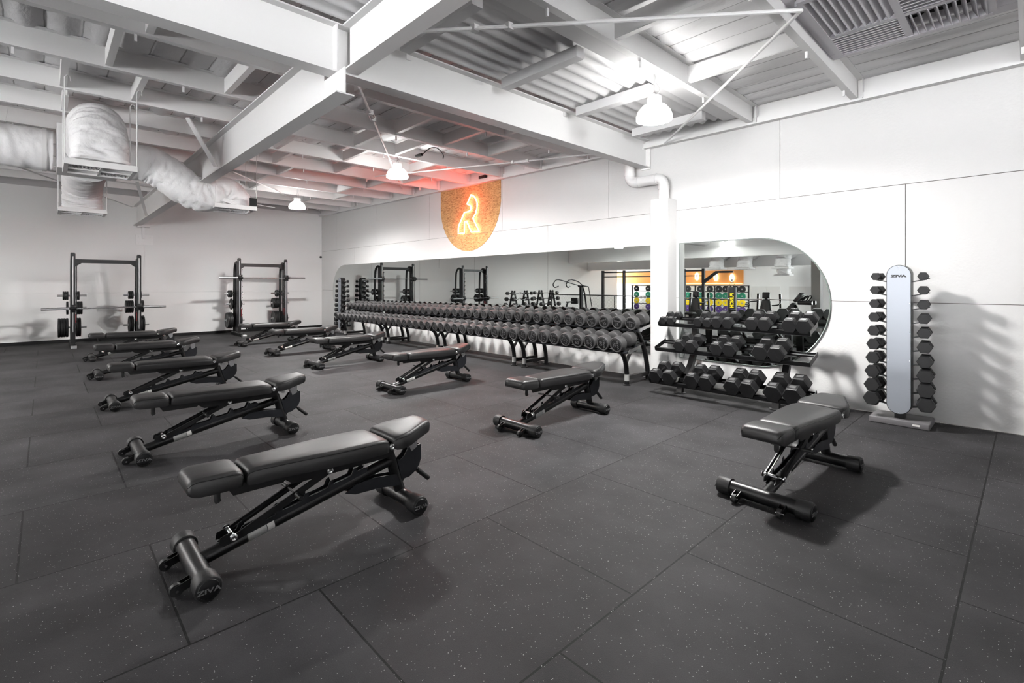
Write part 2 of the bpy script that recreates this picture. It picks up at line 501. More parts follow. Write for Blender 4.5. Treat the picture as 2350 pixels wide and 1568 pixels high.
def ibeam(name, a, b, width, z0, z1, tf=0.012, tw=0.008):
    """I section between two points of the plan"""
    m = MB(); a = Vector((*a, 0)); b = Vector((*b, 0)); u = Vector((0, 0, 1))
    for zz, wd, hh in ((z0 + tf / 2, width, tf), ((z0 + z1) / 2, tw, z1 - z0 - 2 * tf), (z1 - tf / 2, width, tf)):
        m.bar(a + u * zz, b + u * zz, wd, hh)
    return m
m = ibeam('x', (-3.92, YR + 0.3), (-3.92, W - 0.03), 0.155, 3.10, 3.50)
m.box((-3.92, W - 0.02, 3.28), (0.15, 0.02, 0.40)); m.box((-3.88, 1.72, 3.30), (0.07, 0.012, 0.38)); m.box((-3.96, 4.2, 3.3), (0.07, 0.012, 0.38))
struct(m.build('ceiling_beam_main', STEEL, smooth=False))
m = MB()
m.box((-9.83, 1.72, 2.886), (11.72, 0.15, 0.012)); m.box((-9.88, 1.72, 3.123), (11.58, 0.01, 0.461)); m.box((-9.88, 1.72, 3.36), (11.6, 0.15, 0.012))
m.box((-3.895, 1.72, 2.995), (0.39, 0.009, 0.205)); m.box((-3.835, 1.72, 2.886), (0.27, 0.15, 0.012))
struct(m.build('ceiling_beam_girder', STEEL, smooth=False))
m = ibeam('x', (-3.84, 1.83), (XN, 1.83), 0.13, 3.12, 3.50); struct(m.build('ceiling_beam_girder', STEEL, smooth=False))
# roof rail along the mirror wall, and its wall plate above
m = MB(); m.bar((XB, W - 0.05, 3.60), (-4, W - 0.05, 3.415), 0.09, 0.075); m.bar((-4, W - 0.05, 3.415), (XN, W - 0.05, 3.415), 0.09, 0.075)
m.bar((XB, W - 0.02, 3.75), (-4, W - 0.02, 3.55), 0.03, 0.22); m.bar((-4, W - 0.02, 3.55), (XN, W - 0.02, 3.55), 0.03, 0.22)
struct(m.build('trim_2', STEEL, smooth=False))
for x in P_X[:12] + [0.0]:
    m = MB(); z = purz(x); m.box((x + 0.05, W - 0.10, z + 0.09), (0.008, 0.07, 0.20)); struct(m.build('trim_purlin_cleat', STEEL, smooth=False))
# gutter: ribbed sheet between the main beam and the second purlin, on three brackets
m = MB(); prev = None; n = 56
for i in range(n + 1):
    x = -3.87 + 1.12 * i / n; z = 3.53 + 0.022 * math.cos(2 * PI * i / 8)
    cur = (m.bm.verts.new((x, YR + 1, z)), m.bm.verts.new((x, W - 0.15, z)))
    if prev: m.bm.faces.new((prev[0], cur[0], cur[1], prev[1]))
    prev = cur
m.box((-2.58, (W + YR) / 2 + .4, 3.50), (0.30, W - YR - 1, 0.01))
struct(m.build('ceiling_gutter_panel', SHEET, ang=80))
for y in (2.27, 3.45, 4.65, 5.85, -1.5):
    m = MB(); m.box((-3.23, y, 3.44), (0.98, 0.10, 0.10)); struct(m.build('ceiling_beam_bracket', SHEET, smooth=False))
# roof bracing rods
def rod(a, b, r=0.014, tb=None):
    m = MB(); m.cyl(a, b, r, 8)
    if tb:
        a, b = Vector(a), Vector(b); d = (b - a).normalized(); p = a + (b - a) * tb; s = d.orthogonal().normalized() * 0.028
        m.cyl(p - d * .13 + s, p + d * .13 + s, 0.008, 6); m.cyl(p - d * .13 - s, p + d * .13 - s, 0.008, 6)
        m.box(p - d * .13, (.05, .05, .05)); m.box(p + d * .13, (.05, .05, .05))
    struct(m.build('ceiling_beam_tie', STEEL))
rod((-3.29, 2.05, 3.33), (-1.14, 3.99, 3.37), 0.016, 0.22)
rod((-1.14, 3.99, 3.37), (-3.58, 6.40, 3.37), 0.014)
rod((-4.03, 2.0, 3.11), (-10.6, 6.42, 3.66), 0.014, 0.12)
rod((-9.94, 2.5, 3.42), (-15.55, 6.40, 3.72), 0.013)
rod((-3.9, 6.40, 3.37), (-8.43, 4.5, 3.40), 0.012, 0.4)
rod((-9.5, -1.2, 3.30), (-14.5, 1.5, 3.2), 0.012)
rod((-10.5, -1.4, 3.25), (-13.0, 4.2, 3.3), 0.010)
m = MB(); m.bar((-6.95, 1.25, 3.38), (-7.45, 1.66, 2.95), 0.05, 0.02); struct(m.build('ceiling_beam_brace', STEEL, smooth=False))
m = MB(); m.bar((-11.4, 1.25, 3.30), (-13.6, 1.66, 2.92), 0.05, 0.02); struct(m.build('ceiling_beam_brace', STEEL, smooth=False))
# wall post under the girder's far end, and its bolted plate
m = MB(); m.box((XB + 0.06, 1.85, 3.15), (0.12, 0.26, 0.62)); m.box((XB + 0.03, 1.85, 2.70), (0.05, 0.05, 0.30)); struct(m.build('column_post', STEEL, smooth=False))
m = MB(); m.box((XB + 0.012, 1.88, 2.52), (0.024, 0.36, 0.26))
for dy in (-.12, .12):
    for dz in (-.08, .08): m.cyl((XB + .02, 1.88 + dy, 2.52 + dz), (XB + .04, 1.88 + dy, 2.52 + dz), 0.014, 8)
m.box((XB + .006, 1.88, 2.2), (.012, .012, .4))
struct(m.build('trim_3', STEEL, smooth=False))
# boxed column with the down pipe
m = MB(); m.box((-3.57, 6.375, 1.29), (0.265, 0.25, 2.58), bev=0.004); struct(m.build('column_boxed', WALL, smooth=False))
t = thing('drain_pipe', 'white downpipe with two elbows running from the main beam into the boxed column', 'pipe', (-3.57, 6.38, 2.58))
pts = [(0, 0, 0), (0, 0, 0.20)] + [(-0.11 + 0.11 * math.cos(a), 0, 0.20 + 0.11 * math.sin(a)) for a in [PI / 2 * k / 8 for k in range(1, 9)]]
pts += [(-0.45, 0, 0.31)] + [(-0.45 - 0.11 * math.sin(a), 0, 0.42 - 0.11 * math.cos(a)) for a in [PI / 2 * k / 8 for k in range(1, 9)]] + [(-0.56, 0, 0.80)]
p = MB(); p.tube(pts, 0.074, 20); p.build('pipe', STEEL, t)
for q, ax in (((0, 0, 0.17), (0, 0, 1)), ((-0.13, 0, 0.31), (1, 0, 0)), ((-0.42, 0, 0.31), (1, 0, 0)), ((-0.56, 0, 0.44), (0, 0, 1))):
    p = MB(); a = Vector(q); d = Vector(ax) * 0.025; p.cyl(a - d, a + d, 0.080, 20); p.build('collar', STEEL, t)

# mirrors
def stadium(x0, x1, z0, z1, lr, rr, n=20):
    r = (z1 - z0) / 2; zc = (z0 + z1) / 2; pts = []
    pts += arc((x1 - r, zc), r, -90, 90, n) if rr else [(x1, z0), (x1, z1)]
    pts += arc((x0 + r, zc), r, 90, 270, n) if lr else [(x0, z1), (x0, z0)]
    return pts
t = thing('wall_mirror', 'long frameless wall mirror with one rounded end behind the long dumbbell rack', 'mirror', (0, W - 0.008, 0))
xs = [-14.83, -12.35, -9.98, -7.93, -5.88, -3.45]
for i, (a, b) in enumerate(zip(xs, xs[1:])):
    p = MB(); p.prism(stadium(a + 0.002, b - 0.002, 0.36, 1.955, i == 0, False), 'xz', -0.006, 0.006); p.build('mirror_panel', MIRROR, t, smooth=False)
t = thing('wall_mirror', 'short frameless wall mirror with a rounded end behind the hex dumbbell rack', 'mirror', (0, W - 0.008, 0))
p = MB(); p.prism(stadium(-3.395, -1.565, 0.36, 1.955, False, True, 40), 'xz', -0.006, 0.006); p.build('mirror_panel', MIRROR, t, smooth=False)
pts = stadium(-3.395, -1.562, 0.355, 1.958, False, True, 40)
p = MB(); p.tube([(x, -0.004, z) for x, z in pts], 0.008, 6, closed=True); p.build('polished_edge', MEDGE, t)

# strand board shield and its neon mark
t = thing('sign_board', 'tongue-shaped strand board panel fixed high on the mirror wall', 'sign', (-8.125, W - 0.004, 2.08))
p = MB(); p.prism([(-1, 1.42), (-1, 1.0)] + arc((0, 1.0), 1.0, 180, 360, 40)[1:] + [(1, 1.42)], 'xz', -0.006, 0.003); p.build('board', OSB, t, smooth=False)
p = MB(); p.box((0, -0.0075, 0.345), (1.53, 0.003, 0.005)); p.box((-.22, -0.0075, 0.18), (0.005, 0.003, 0.33)); p.build('board_joint', GAP, t, smooth=False)
NS = []
t = thing('neon_sign', 'glowing red neon outline of an angular R-like figure on the strand board', 'sign', (-8.125, W - 0.045, 2.08))
NEO = [(0.125, 1.166), (-0.012, 0.982), (0.047, 0.969), (0.105, 0.938), (0.125, 0.899), (0.105, 0.853), (0.047, 0.822), (-0.101, 0.82), (-0.303, 0.541), (-0.313, 0.385), (-0.101, 0.383), (-0.101, 0.622), (-0.022, 0.627), (0.134, 0.386), (0.389, 0.38), (0.182, 0.669), (0.268, 0.751), (0.315, 0.854), (0.324, 0.96), (0.287, 1.049), (0.22, 1.118)]
fine = []
for i, p in enumerate(NEO):
    q = NEO[(i + 1) % len(NEO)]
    for k in range(3): fine.append((p[0] + (q[0] - p[0]) * k / 3, 0, p[1] + (q[1] - p[1]) * k / 3))
p = MB(); p.tube(fine, 0.011, 8, closed=True); p.build('neon_tube', NEON, t)
for x, z in ((0.125, 0.899), (-0.303, 0.541), (0.182, 0.669), (0.134, 0.386)):
    p = MB(); p.cyl((x, 0.005, z), (x, 0.034, z), 0.006, 8); p.build('standoff', VENTW, t)
# neon transformer and cables up at the rail
t = thing('neon_transformer', 'small black power box with a looped cable on the roof rail above the strand board', 'transformer', (-7.55, W - 0.09, 3.54))
p = MB(); p.box((-.02, 0, 0), (0.20, 0.06, 0.06), bev=.006); p.build('box', BLACK, t)
p = MB(); p.tube(bez([(0.06, 0, 0.0), (0.11, -.02, .12), (0.17, -.02, .16), (0.22, 0, .08), (.23, .02, -.02)]), 0.007, 6); p.build('cable', BLACK, t)
t = thing('neon_transformer', 'small black power box with a looped cable on a purlin beside the second pendant lamp', 'transformer', (-6.6, 4.35, 3.44))
p = MB(); p.box((-.1, 0, 0), (0.16, 0.05, 0.04), bev=.006); p.build('box', BLACK, t)
p = MB(); p.tube(bez([(0.0, 0, 0.0), (0.05, .10, .10), (0.08, .22, .12), (0.1, .32, .03), (.1, .32, -.03)]), 0.008, 6); p.build('cable', BLACK, t)
t = thing('security_camera', 'tiny black dome camera in the corner of the two white walls', 'camera', (XB + .05, W - 0.05, 2.25))
p = MB(); p.lathe([(0, .0), (0, .035), (.03, .035), (.055, .02), (.06, 0)], (0, 0, 0), (1, -1, 0), 12); p.build('dome', BLACK, t)
p = MB(); p.box((-.03, .03, .0), (.04, .04, .05)); p.build('bracket', VENTW, t)

# ------------------------------------------------------------------ pendant lamps
def lamp(loc, label, ztop):
    t = thing('pendant_lamp', label, 'lamp', loc, group='pendant lamps')
    p = MB(); p.lathe([(-.002, .160), (-.034, .166), (-.036, .174), (0.0, .176), (.05, .158), (.10, .115), (.125, .07)], (0, 0, 0), (0, 0, 1), 32); p.build('housing', HOUSING, t)
    p = MB(); p.lathe([(.122, .066), (.125, .074), (.20, .070), (.21, .03), (.21, 0)], (0, 0, 0), (0, 0, 1), 24); p.build('driver', DRIVER, t)
    p = MB(); p.lathe([(-.003, .163), (-.010, .12), (-.016, .06), (-.018, 0)], (0, 0, 0), (0, 0, 1), 32); p.build('diffuser', LENS, t)
    p = MB(); p.tube([(0.02 * math.cos(a), 0, .225 + .02 * math.sin(a)) for a in [2 * PI * k / 10 for k in range(10)]], .005, 6, closed=True); p.build('hook', SATIN, t)
    p = MB(); p.cyl((0, 0, .24), (0, 0, ztop - loc[2]), 0.006, 6); p.tube(bez([(0.02, 0, .20), (.05, .02, .26), (.015, .01, .34), (.012, 0, .42)], 4), .005, 5); p.build('cord', VENTW, t)
    return t
lamp((-2.60, 4.46, 3.07), 'white round pendant lamp hanging nearest to the boxed column', roofz(0))
lamp((-7.15, 4.22, 3.17), 'white round pendant lamp hanging in front of the strand board panel', roofz(-7))
lamp((-11.4, 4.16, 3.13), 'white round pendant lamp hanging nearest to the room corner', roofz(-11))
lamp((-7.9, -5.72, 2.85), 'white round pendant lamp reflected at the top of the short mirror, before the grey bulkhead', roofz(-7.9))
lamp((-11.5, -4.0, 2.88), 'white round pendant lamp reflected at the top of the long mirror near the column', roofz(-11))

lamp((-7.1, -3.5, 3.12), 'unseen pendant lamp added near the main air duct', roofz(-7))  # added out of view to lift the roof and back wall
lamp((-11.3, -3.5, 3.15), 'white round pendant lamp near the back wall\'s left smith machine', roofz(-11))  # added beside it, also unseen, for more light on the back wall
lamp((-12.4, -9.2, 2.75), 'unseen pendant lamp added before the orange rear wall at the back-wall end', roofz(-12.4))  # added behind the bulkhead to brighten the mirrored rear
lamp((-7.2, -9.2, 2.75), 'unseen pendant lamp added before the pale rear doors', roofz(-7.2))  # added there too, hidden from view, for the reflected rear wall

# ------------------------------------------------------------------ ducts
def bag(path, r0, r1, sq, seed, name, par, wr=0.05, step=0.018):
    ln = sum((Vector(a) - Vector(b)).length for a, b in zip(path, path[1:]))
    pts = bez(path, max(4, int(ln / step / (len(path) - 1))))
    n = len(pts)
    def sec(t, a, p):
        c, s = abs(math.cos(a)), abs(math.sin(a))
        k = 1.0
        if sq: 
            m = max(0, min(1, (t - sq) / (1 - sq))); k = (1 - m) + m * min(1.28, 1 / max(c, s))
        u = t * ln
        w = .4 - (1 - abs(noise.noise(Vector((u * 7 + seed, math.cos(a) * .9, math.sin(a) * .9))))) ** 9 - .7 * (1 - abs(noise.noise(Vector((u * 15 + seed, math.cos(a) * 1.6 + u, math.sin(a) * 1.6))))) ** 9
        return k * (1 + wr * w)
    m = MB(); m.tube(pts, [r0 + (r1 - r0) * i / (n - 1) for i in range(n)], 40, caps=True, sec=sec)
    return m.build(name, FABRIC, par, ang=60)
t = thing('air_duct', 'white fabric main air duct running towards the plenum box on the left of the roof', 'duct', (-8.55, 0, 3.08))
bag([(0, -5.3, 0), (0, -4, 0), (0, -2, 0), (0, -1, 0.01), (0, 0.08, 0)], 0.255, 0.255, 0, 1, 'duct_body', t, 0.06, 0.03)
p = MB(); p.box((0, 0.42, 0.03), (0.58, 0.62, 0.56), bev=.01); p.build('plenum_box', VENTW, t, smooth=False)
p = MB(); p.tube([(0, -.02, 0)] + [(0, 0.02, 0)], .268, 32); p.build('strap', VENTW, t)
for y in (-.35, -2.4):
    p = MB(); p.bar((0, y, .24), (0.0, y + .03, .45), .03, .004); p.build('hanger', VENTW, t)
def diffuser(loc, label, path, seed, hz, r0=.27, sq=0.55, rods=True):
    t = thing('air_diffuser', label, 'air diffuser', loc, group='fabric drop diffusers')
    bag(path, r0, 0.235, sq, seed, 'fabric_neck', t, 0.11)
    f = MB()
    for sx, sy, lx, ly in ((0, -1, .58, .035), (0, 1, .58, .035), (-1, 0, .035, .58), (1, 0, .035, .58)):
        f.box((sx * .272, sy * .272, 0), (lx, ly, .055))
    f.box((0, 0, -.005), (.018, .52, .04)); f.box((0, 0, -.005), (.52, .018, .04)); f.box((0, 0, .03), (.56, .56, .012))
    f.build('frame', VENTW, t, smooth=False)
    for qx in (-1, 1):
        for qy in (-1, 1):
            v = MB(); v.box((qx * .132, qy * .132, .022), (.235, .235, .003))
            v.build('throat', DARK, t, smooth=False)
            l = MB()
            for k in range(8):
                o = -.105 + .03 * k
                if qx * qy > 0: l.box((qx * .132 + o, qy * .132, 0), (.004, .235, .026), Matrix.Rotation(R(35), 3, 'Y'))
                else: l.box((qx * .132, qy * .132 + o, 0), (.235, .004, .026), Matrix.Rotation(R(35), 3, 'X'))
            l.build('louvre', VENTW, t, smooth=False)
    if rods:
        for qx in (-1, 1):
            for qy in (-1, 1):
                h = MB(); a = (qx * .285, qy * .285, 0)
                h.tube([a, (a[0], a[1], hz - loc[2]), (a[0], a[1] + .015, hz - loc[2] + .025), (a[0], a[1] + .04, hz - loc[2] + .02), (a[0], a[1] + .045, hz - loc[2] - .03)], .0055, 6)
                h.build('hanger_rod', VENTW, t)
    return t
diffuser((-6.80, 0.43, 2.60), 'white fabric air drop with a square grille, nearest of the group under the plenum box', [(-1.43, 0, .50), (-1.0, 0, .56), (-.55, 0, .58), (-.20, 0, .46), (-.03, 0, .25), (0, 0, .03)], 11, 3.42, .26, .6)
diffuser((-10.4, 0.44, 2.53), 'white fabric air drop with a square grille on the far side of the plenum box', [(1.55, 0, .52), (1.0, 0, .52), (.5, 0, .5), (.15, 0, .40), (.02, 0, .2), (0, 0, .03)], 23, 3.3, .26, .6)
diffuser((-8.6, 2.13, 2.56), 'white fabric air drop ending a bent duct below the steel girder', [(0.02, -1.385, .52), (0.02, -1.1, .53), (0.02, -.85, .42), (0.02, -.6, .24), (0.01, -.38, .16), (0, -.12, .24), (0, 0.02, .14), (0, 0, .03)], 37, 3.42, .255, .8)
p = MB(); p.box((-8.3, 2.36, 2.66), (.03, .10, .12)); tag(p.build('junction_box', DARK), 'small black box standing on the grille of the bent duct drop', 'box')
for i, (x, y, z) in enumerate(((-8.6, -6.5, 2.0), (-7.5, -6.45, 1.98), (-6.15, -6.4, 1.96), (-6.9, -8.9, 1.75), (-5.3, -8.8, 1.7))):
    diffuser((x, y, z), 'white fabric air drop seen in the short mirror, ' + ord_(i + 1) + ' along the bulkhead', [(0.0, -.9, .62), (0, -.5, .58), (0, -.15, .45), (0, -.02, .22), (0, 0, .03)], 50 + i, 3, .25, .6, rods=False)

# evaporative cooler grille in the roof
t = thing('ceiling_air_grille', 'large grey four-way cooler grille set in the roof near the mirror wall', 'air grille', (-0.70, 4.72, 3.50))
p = MB()
for i, (a, b) in enumerate((((-.50, -.62), (.50, -.62)), ((-.50, .62), (.50, .62)), ((-.50, -.60), (-.50, .60)), ((.50, -.60), (.50, .60)), ((0, -.60), (0, .60)), ((-.48, 0.16), (.48, 0.16)))):
    p.bar((*a, .002 * i), (*b, .002 * i), .05, .05)
for i, (a, b) in enumerate((((-.65, -.7), (.65, -.7)), ((-.65, .68), (.65, .68)), ((-.58, -.66), (-.58, .64)), ((.58, -.66), (.58, .64)))):
    p.bar((*a, 0.03 + .001 * i), (*b, 0.03 + .001 * i), .13, .03)
p.build('frame', VENTM, t, smooth=False)
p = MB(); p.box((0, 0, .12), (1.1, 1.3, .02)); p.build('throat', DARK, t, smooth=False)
for qx, y0, y1, kind in ((-.25, -.60, .14, 'x'), (.25, .18, .60, 'x'), (-.25, .18, .60, 'y'), (.25, -.60, .14, 'y')):
    l = MB(); L0 = y1 - y0
    if kind == 'x':
        for k in range(9): l.box((qx - .205 + .0515 * k, (y0 + y1) / 2, .01), (.008, L0, .085), Matrix.Rotation(R(48 if qx < 0 else -25), 3, 'Y'), bev=.003)
    else:
        n = max(9, int(L0 / .05))
        for k in range(n): l.box((qx, y0 + (k + .5) * L0 / n, .0), (.45, .007, .05), Matrix.Rotation(R(-32), 3, 'X'))
    l.build('louvre', VENTM, t, smooth=False)
p = MB(); p.box((0.35, 4.6, 3.50), (.24, 2.6, .10)); p.box((.3, 3.1, 3.44), (.9, .06, .06)); struct(p.build('ceiling_beam_cooler_trimmer', STEEL, smooth=False))

# ------------------------------------------------------------------ adjustable benches
def pad(sts, name, par, bulge=0.006):
    """sts: (y, half width, z bottom, z top) stations; a padded block with rounded long edges"""
    secs = []
    for y, w, zb, zt in sts:
        e = min(.016, (zt - zb) * .35); w2 = w
        secs.append([(-w2, y, zb), (-w2 - bulge, y, (zb + zt) / 2), (-w2, y, zt - e), (-w2 + e * .35, y, zt - e * .3), (-w2 + e * 1.2, y, zt), (-w2 * .45, y, zt + bulge * .6), (w2 * .45, y, zt + bulge * .6),
                     (w2 - e * 1.2, y, zt), (w2 - e * .35, y, zt - e * .3), (w2, y, zt - e), (w2 + bulge, y, (zb + zt) / 2), (w2, y, zb)])
    m = MB(); m.loft(secs)
    ob = m.build(name, VINYL, par, ang=50)
    s = MB()
    for sg in (-1, 1):
        s.tube([(sg * (w + .0005), y, zt - min(.016, (zt - zb) * .35)) for y, w, zb, zt in sts], .0022, 5)
    s.build('piping', DISC, ob)
    return ob
def foot_tube(par, y, L, name):
    m = MB(); m.cyl((-L / 2 + .05, y, .057), (L / 2 - .05, y, .057), .045, 24)
    ob = m.build(name, BLACK, par)
    for s in (-1, 1):
        c = MB(); c.lathe([(-.085, .045), (-.083, .054), (-.01, .057), (0, .052), (.003, .045)], (s * L / 2, y, .057), (s, 0, 0), 24); cap = c.build('end_cap', RUBBER, ob)
        d = MB(); d.lathe([(.0, .044), (.006, .041), (.009, .024), (.010, 0)], (s * L / 2, y, .057), (s, 0, 0), 24); d.build('cap_disc', DISC, cap)
        me = text_mesh('ZIVA', .028, 1.5, .0006)
        M = Matrix.Translation((s * (L / 2 + .0095), y, .054)) @ Matrix.Rotation(s * PI / 2, 4, 'Z') @ Matrix.Rotation(PI / 2, 4, 'X')
        x = MB(); x.add_mesh(me, M); x.build('lettering', GREYINK, cap, smooth=False)
    return ob
def make_bench(label):
    t = thing('weight_bench', label, 'bench', group='adjustable benches on the rubber floor')
    pad([(-.050, .100, .435, .455), (-.046, .110, .422, .474), (-.032, .118, .412, .487), (-.005, .122, .405, .492), (.07, .123, .402, .490), (.145, .121, .402, .488), (.170, .118, .404, .482), (.182, .112, .410, .470), (.186, .100, .42, .455)], 'headrest', t)
    pad([(.196, .104, .415, .450), (.200, .114, .405, .466), (.212, .119, .402, .478), (.24, .121, .40, .482), (.34, .124, .40, .482), (.46, .136, .398, .482), (.60, .152, .396, .481), (.76, .158, .394, .480), (.88, .157, .393, .478), (.93, .153, .393, .474), (.952, .147, .395, .462), (.958, .135, .40, .445)], 'backrest', t)
    pad([(.978, .135, .425, .455), (.984, .150, .412, .470), (1.00, .160, .403, .479), (1.04, .165, .402, .485), (1.09, .160, .408, .493), (1.15, .135, .418, .502), (1.21, .108, .428, .511), (1.255, .094, .436, .516), (1.275, .086, .444, .510), (1.284, .074, .458, .495)], 'seat', t)
    m = MB(); m.cyl((0, .02, .062), (0, 1.05, .292), .033, 20); m.build('main_tube', BLACK, t)
    m = MB(); m.tube([(0, 1.03, .345), (0, 1.055, .27), (0, 1.115, .075)], .033, 20); m.build('rear_leg', BLACK, t)
    foot_tube(t, 0, .56, 'front_foot'); foot_tube(t, 1.115, .46, 'rear_foot')
    for s in (-1, 1):
        m = MB(); m.bar((s * .135 - .017, -.025, .055), (s * .135 - .017, -.098, .032), .004, .036); m.bar((s * .135 + .017, -.025, .055), (s * .135 + .017, -.098, .032), .004, .036); br = m.build('wheel_bracket', BLACK, t)
        m = MB(); m.cyl((s * .135 - .012, -.095, .030), (s * .135 + .012, -.095, .030), .027, 18); m.build('wheel', RUBBER, br)
        m = MB(); m.cyl((s * .135 - .023, -.095, .030), (s * .135 + .023, -.095, .030), .006, 8); m.build('axle', CHROME, br)
    # carriage under the backrest
    prof = [(.125, .392), (.150, .352), (.385, .352), (.395, .362), (.425, .338), (.44, .330), (.66, .330), (.98, .335), (1.03, .355), (1.035, .41), (.95, .42), (.13, .402)]
    m = MB()
    for s in (-1, 1): m.prism(prof, 'yz', s * .062 - .0025, s * .062 + .0025)
    m.box((0, .55, .397), (.12, .80, .005))
    m.cyl((-.15, .969, .425), (.15, .969, .425), .010, 10); m.build('carriage', BLACK, t, smooth=False)
    # twin support links and their pin
    for s in (-1, 1):
        m = MB(); m.bar((s * .055, .150, .136), (s * .055, .640, .350), .007, .034); m.bar((s * .046, .150, .136), (s * .046, .640, .350), .020, .008); m.build('support_link', BLACK, t, smooth=False)
    m = MB(); m.cyl((-.075, .45, .272), (.075, .45, .272), .006, 10)
    for s in (-1, 1): m.cyl((s * .068, .45, .272), (s * .135, .45, .272), .012, 14)
    m.build('adjusting_pin', RUBBER, t)
    # notched ladder plates on the main tube
    prof = []
    for i, yy in enumerate((.13, .30, .44, .58, .72)):
        z = .062 + (yy - .02) * .2235 + .033
        prof += [(yy, z + .010), (yy + .055, z + .022), (yy + .068, z + .054), (yy + .085, z + .060), (yy + .092, z + .036)]
    prof += [(.86, .30), (.88, .292), (.87, .268), (.12, .10), (.10, .112)]
    m = MB()
    for s in (-1, 1): m.prism(prof, 'yz', s * .026 - .0025, s * .026 + .0025)
    m.build('notched_ladder', NAVY, t, smooth=False)
    m = MB()
    for s in (-1, 1): m.prism([(.095, .118), (.10, .152), (.15, .165), (.18, .14), (.165, .112)], 'yz', s * .036 - .002, s * .036 + .002)
    m.build('link_bracket', BLACK, t, smooth=False)
    m = MB(); m.cyl((-.055, .152, .147), (.055, .152, .147), .013, 12); m.build('hinge_barrel', CHROME, t)
    # quadrant of the seat adjuster, gusset and foot handle
    q = [(1.075, .30), (1.10, .285), (1.128, .305), (1.155, .345), (1.25, .352), (1.252, .262), (1.238, .222), (1.21, .188), (1.165, .163), (1.11, .16)]
    m = MB()
    for s in (-1, 1): m.prism(q, 'yz', s * .024 - .003, s * .024 + .003)
    m.box((0, 1.249, .305), (.05, .005, .09)); m.build('seat_quadrant', NAVY, t, smooth=False)
    m = MB()
    for s in (-1, 1): m.prism([(1.15, .39), (1.20, .42), (1.225, .415), (1.22, .34), (1.18, .32)], 'yz', s * .017 - .002, s * .026 + .002)
    m.build('seat_bracket', SATIN, t, smooth=False)
    m = MB(); m.cyl((-.04, 1.09, .37), (.04, 1.09, .37), .017, 14); m.build('seat_pivot', CHROME, t)
    m = MB()
    for s in (-1, 1): m.prism([(.735, .180), (.80, .215), (.92, .222), (1.07, .205), (1.10, .13), (.95, .152), (.80, .158)], 'yz', s * .03 - .003, s * .03 + .003)
    m.build('gusset', NAVY, t, smooth=False)
    m = MB(); m.tube(bez([(0.0, 1.12, .135), (0.0, 1.165, .185), (0, 1.215, .195), (0, 1.25, .175)], 5), .010, 10); h = m.build('foot_lever', BLACK, t)
    m = MB(); m.cyl((0, 1.24, .182), (0, 1.325, .105), .016, 14); m.build('lever_grip', RUBBER, h)
    m = MB(); m.tube([(.045, .085, .41), (.045, .085, .345), (.045, .09, .335)], .015, 12); m.build('headrest_peg', RUBBER, t)
    for y, z, bx_ in ((.152, .147, .064), (.632, .348, .065), (.969, .425, .150)):
        for s in (-1, 1):
            m = MB(); m.lathe([(0, .019), (.006, .018), (.010, .011), (.007, .006), (.007, 0)], (s * bx_, y, z), (s, 0, 0), 16); m.build('bolt', CHROME, t)
    d = Vector((0, 1.03, .23)).normalized()
    for nm, y0, y1, mt_, a0, a1 in (('warning_sticker', .225, .315, LABELG, -60, 70), ('white_sticker', .318, .352, LABELW, -45, 40)):
        m = MB(); u = Vector((1, 0, 0)); v = d.cross(u); prev = None
        for k in range(9):
            a = R(a0 + (a1 - a0) * k / 8); nrm = (u * math.cos(a) - v * math.sin(a) * -1)
            c0, c1 = Vector((0, y0, .062 + (y0 - .02) * .2233)), Vector((0, y1, .062 + (y1 - .02) * .2233))
            cur = (m.bm.verts.new(c0 + nrm * .0338), m.bm.verts.new(c1 + nrm * .0338))
            if prev: m.bm.faces.new((prev[0], cur[0], cur[1], prev[1]))
            prev = cur
        m.build(nm, mt_, t)
    return t
B0 = make_bench('black adjustable bench standing nearest to the camera on the left')
B0.location = (-2.735, .520, 0)
for x, y, lab in ((-4.885, .55, 'second black adjustable bench from the camera in the left row'), (-7.08, .56, 'third black adjustable bench from the camera in the left row'),
                  (-9.44, .575, 'fourth black adjustable bench from the camera in the left row'), (-11.68, .625, 'last black adjustable bench of the left row, beside the smith rack'),
                  (-1.145, 3.258, 'black adjustable bench on the right, in front of the hex dumbbell rack'), (-3.31, 3.222, 'black adjustable bench nearest the boxed column, in front of the long rack'),
                  (-5.655, 3.24, 'third black adjustable bench from the right along the long dumbbell rack'), (-8.13, 3.245, 'fourth black adjustable bench from the right along the long dumbbell rack'),
                  (-10.19, 3.255, 'fifth black adjustable bench from the right along the long dumbbell rack'), (-12.15, 3.22, 'last black adjustable bench of the right row, before the second smith rack')):
    dup(B0, (x, y, 0), (0, 0, R({-1.145: -3.2, -5.655: 2.0, -8.13: 2.0}.get(x, 0))), lab)

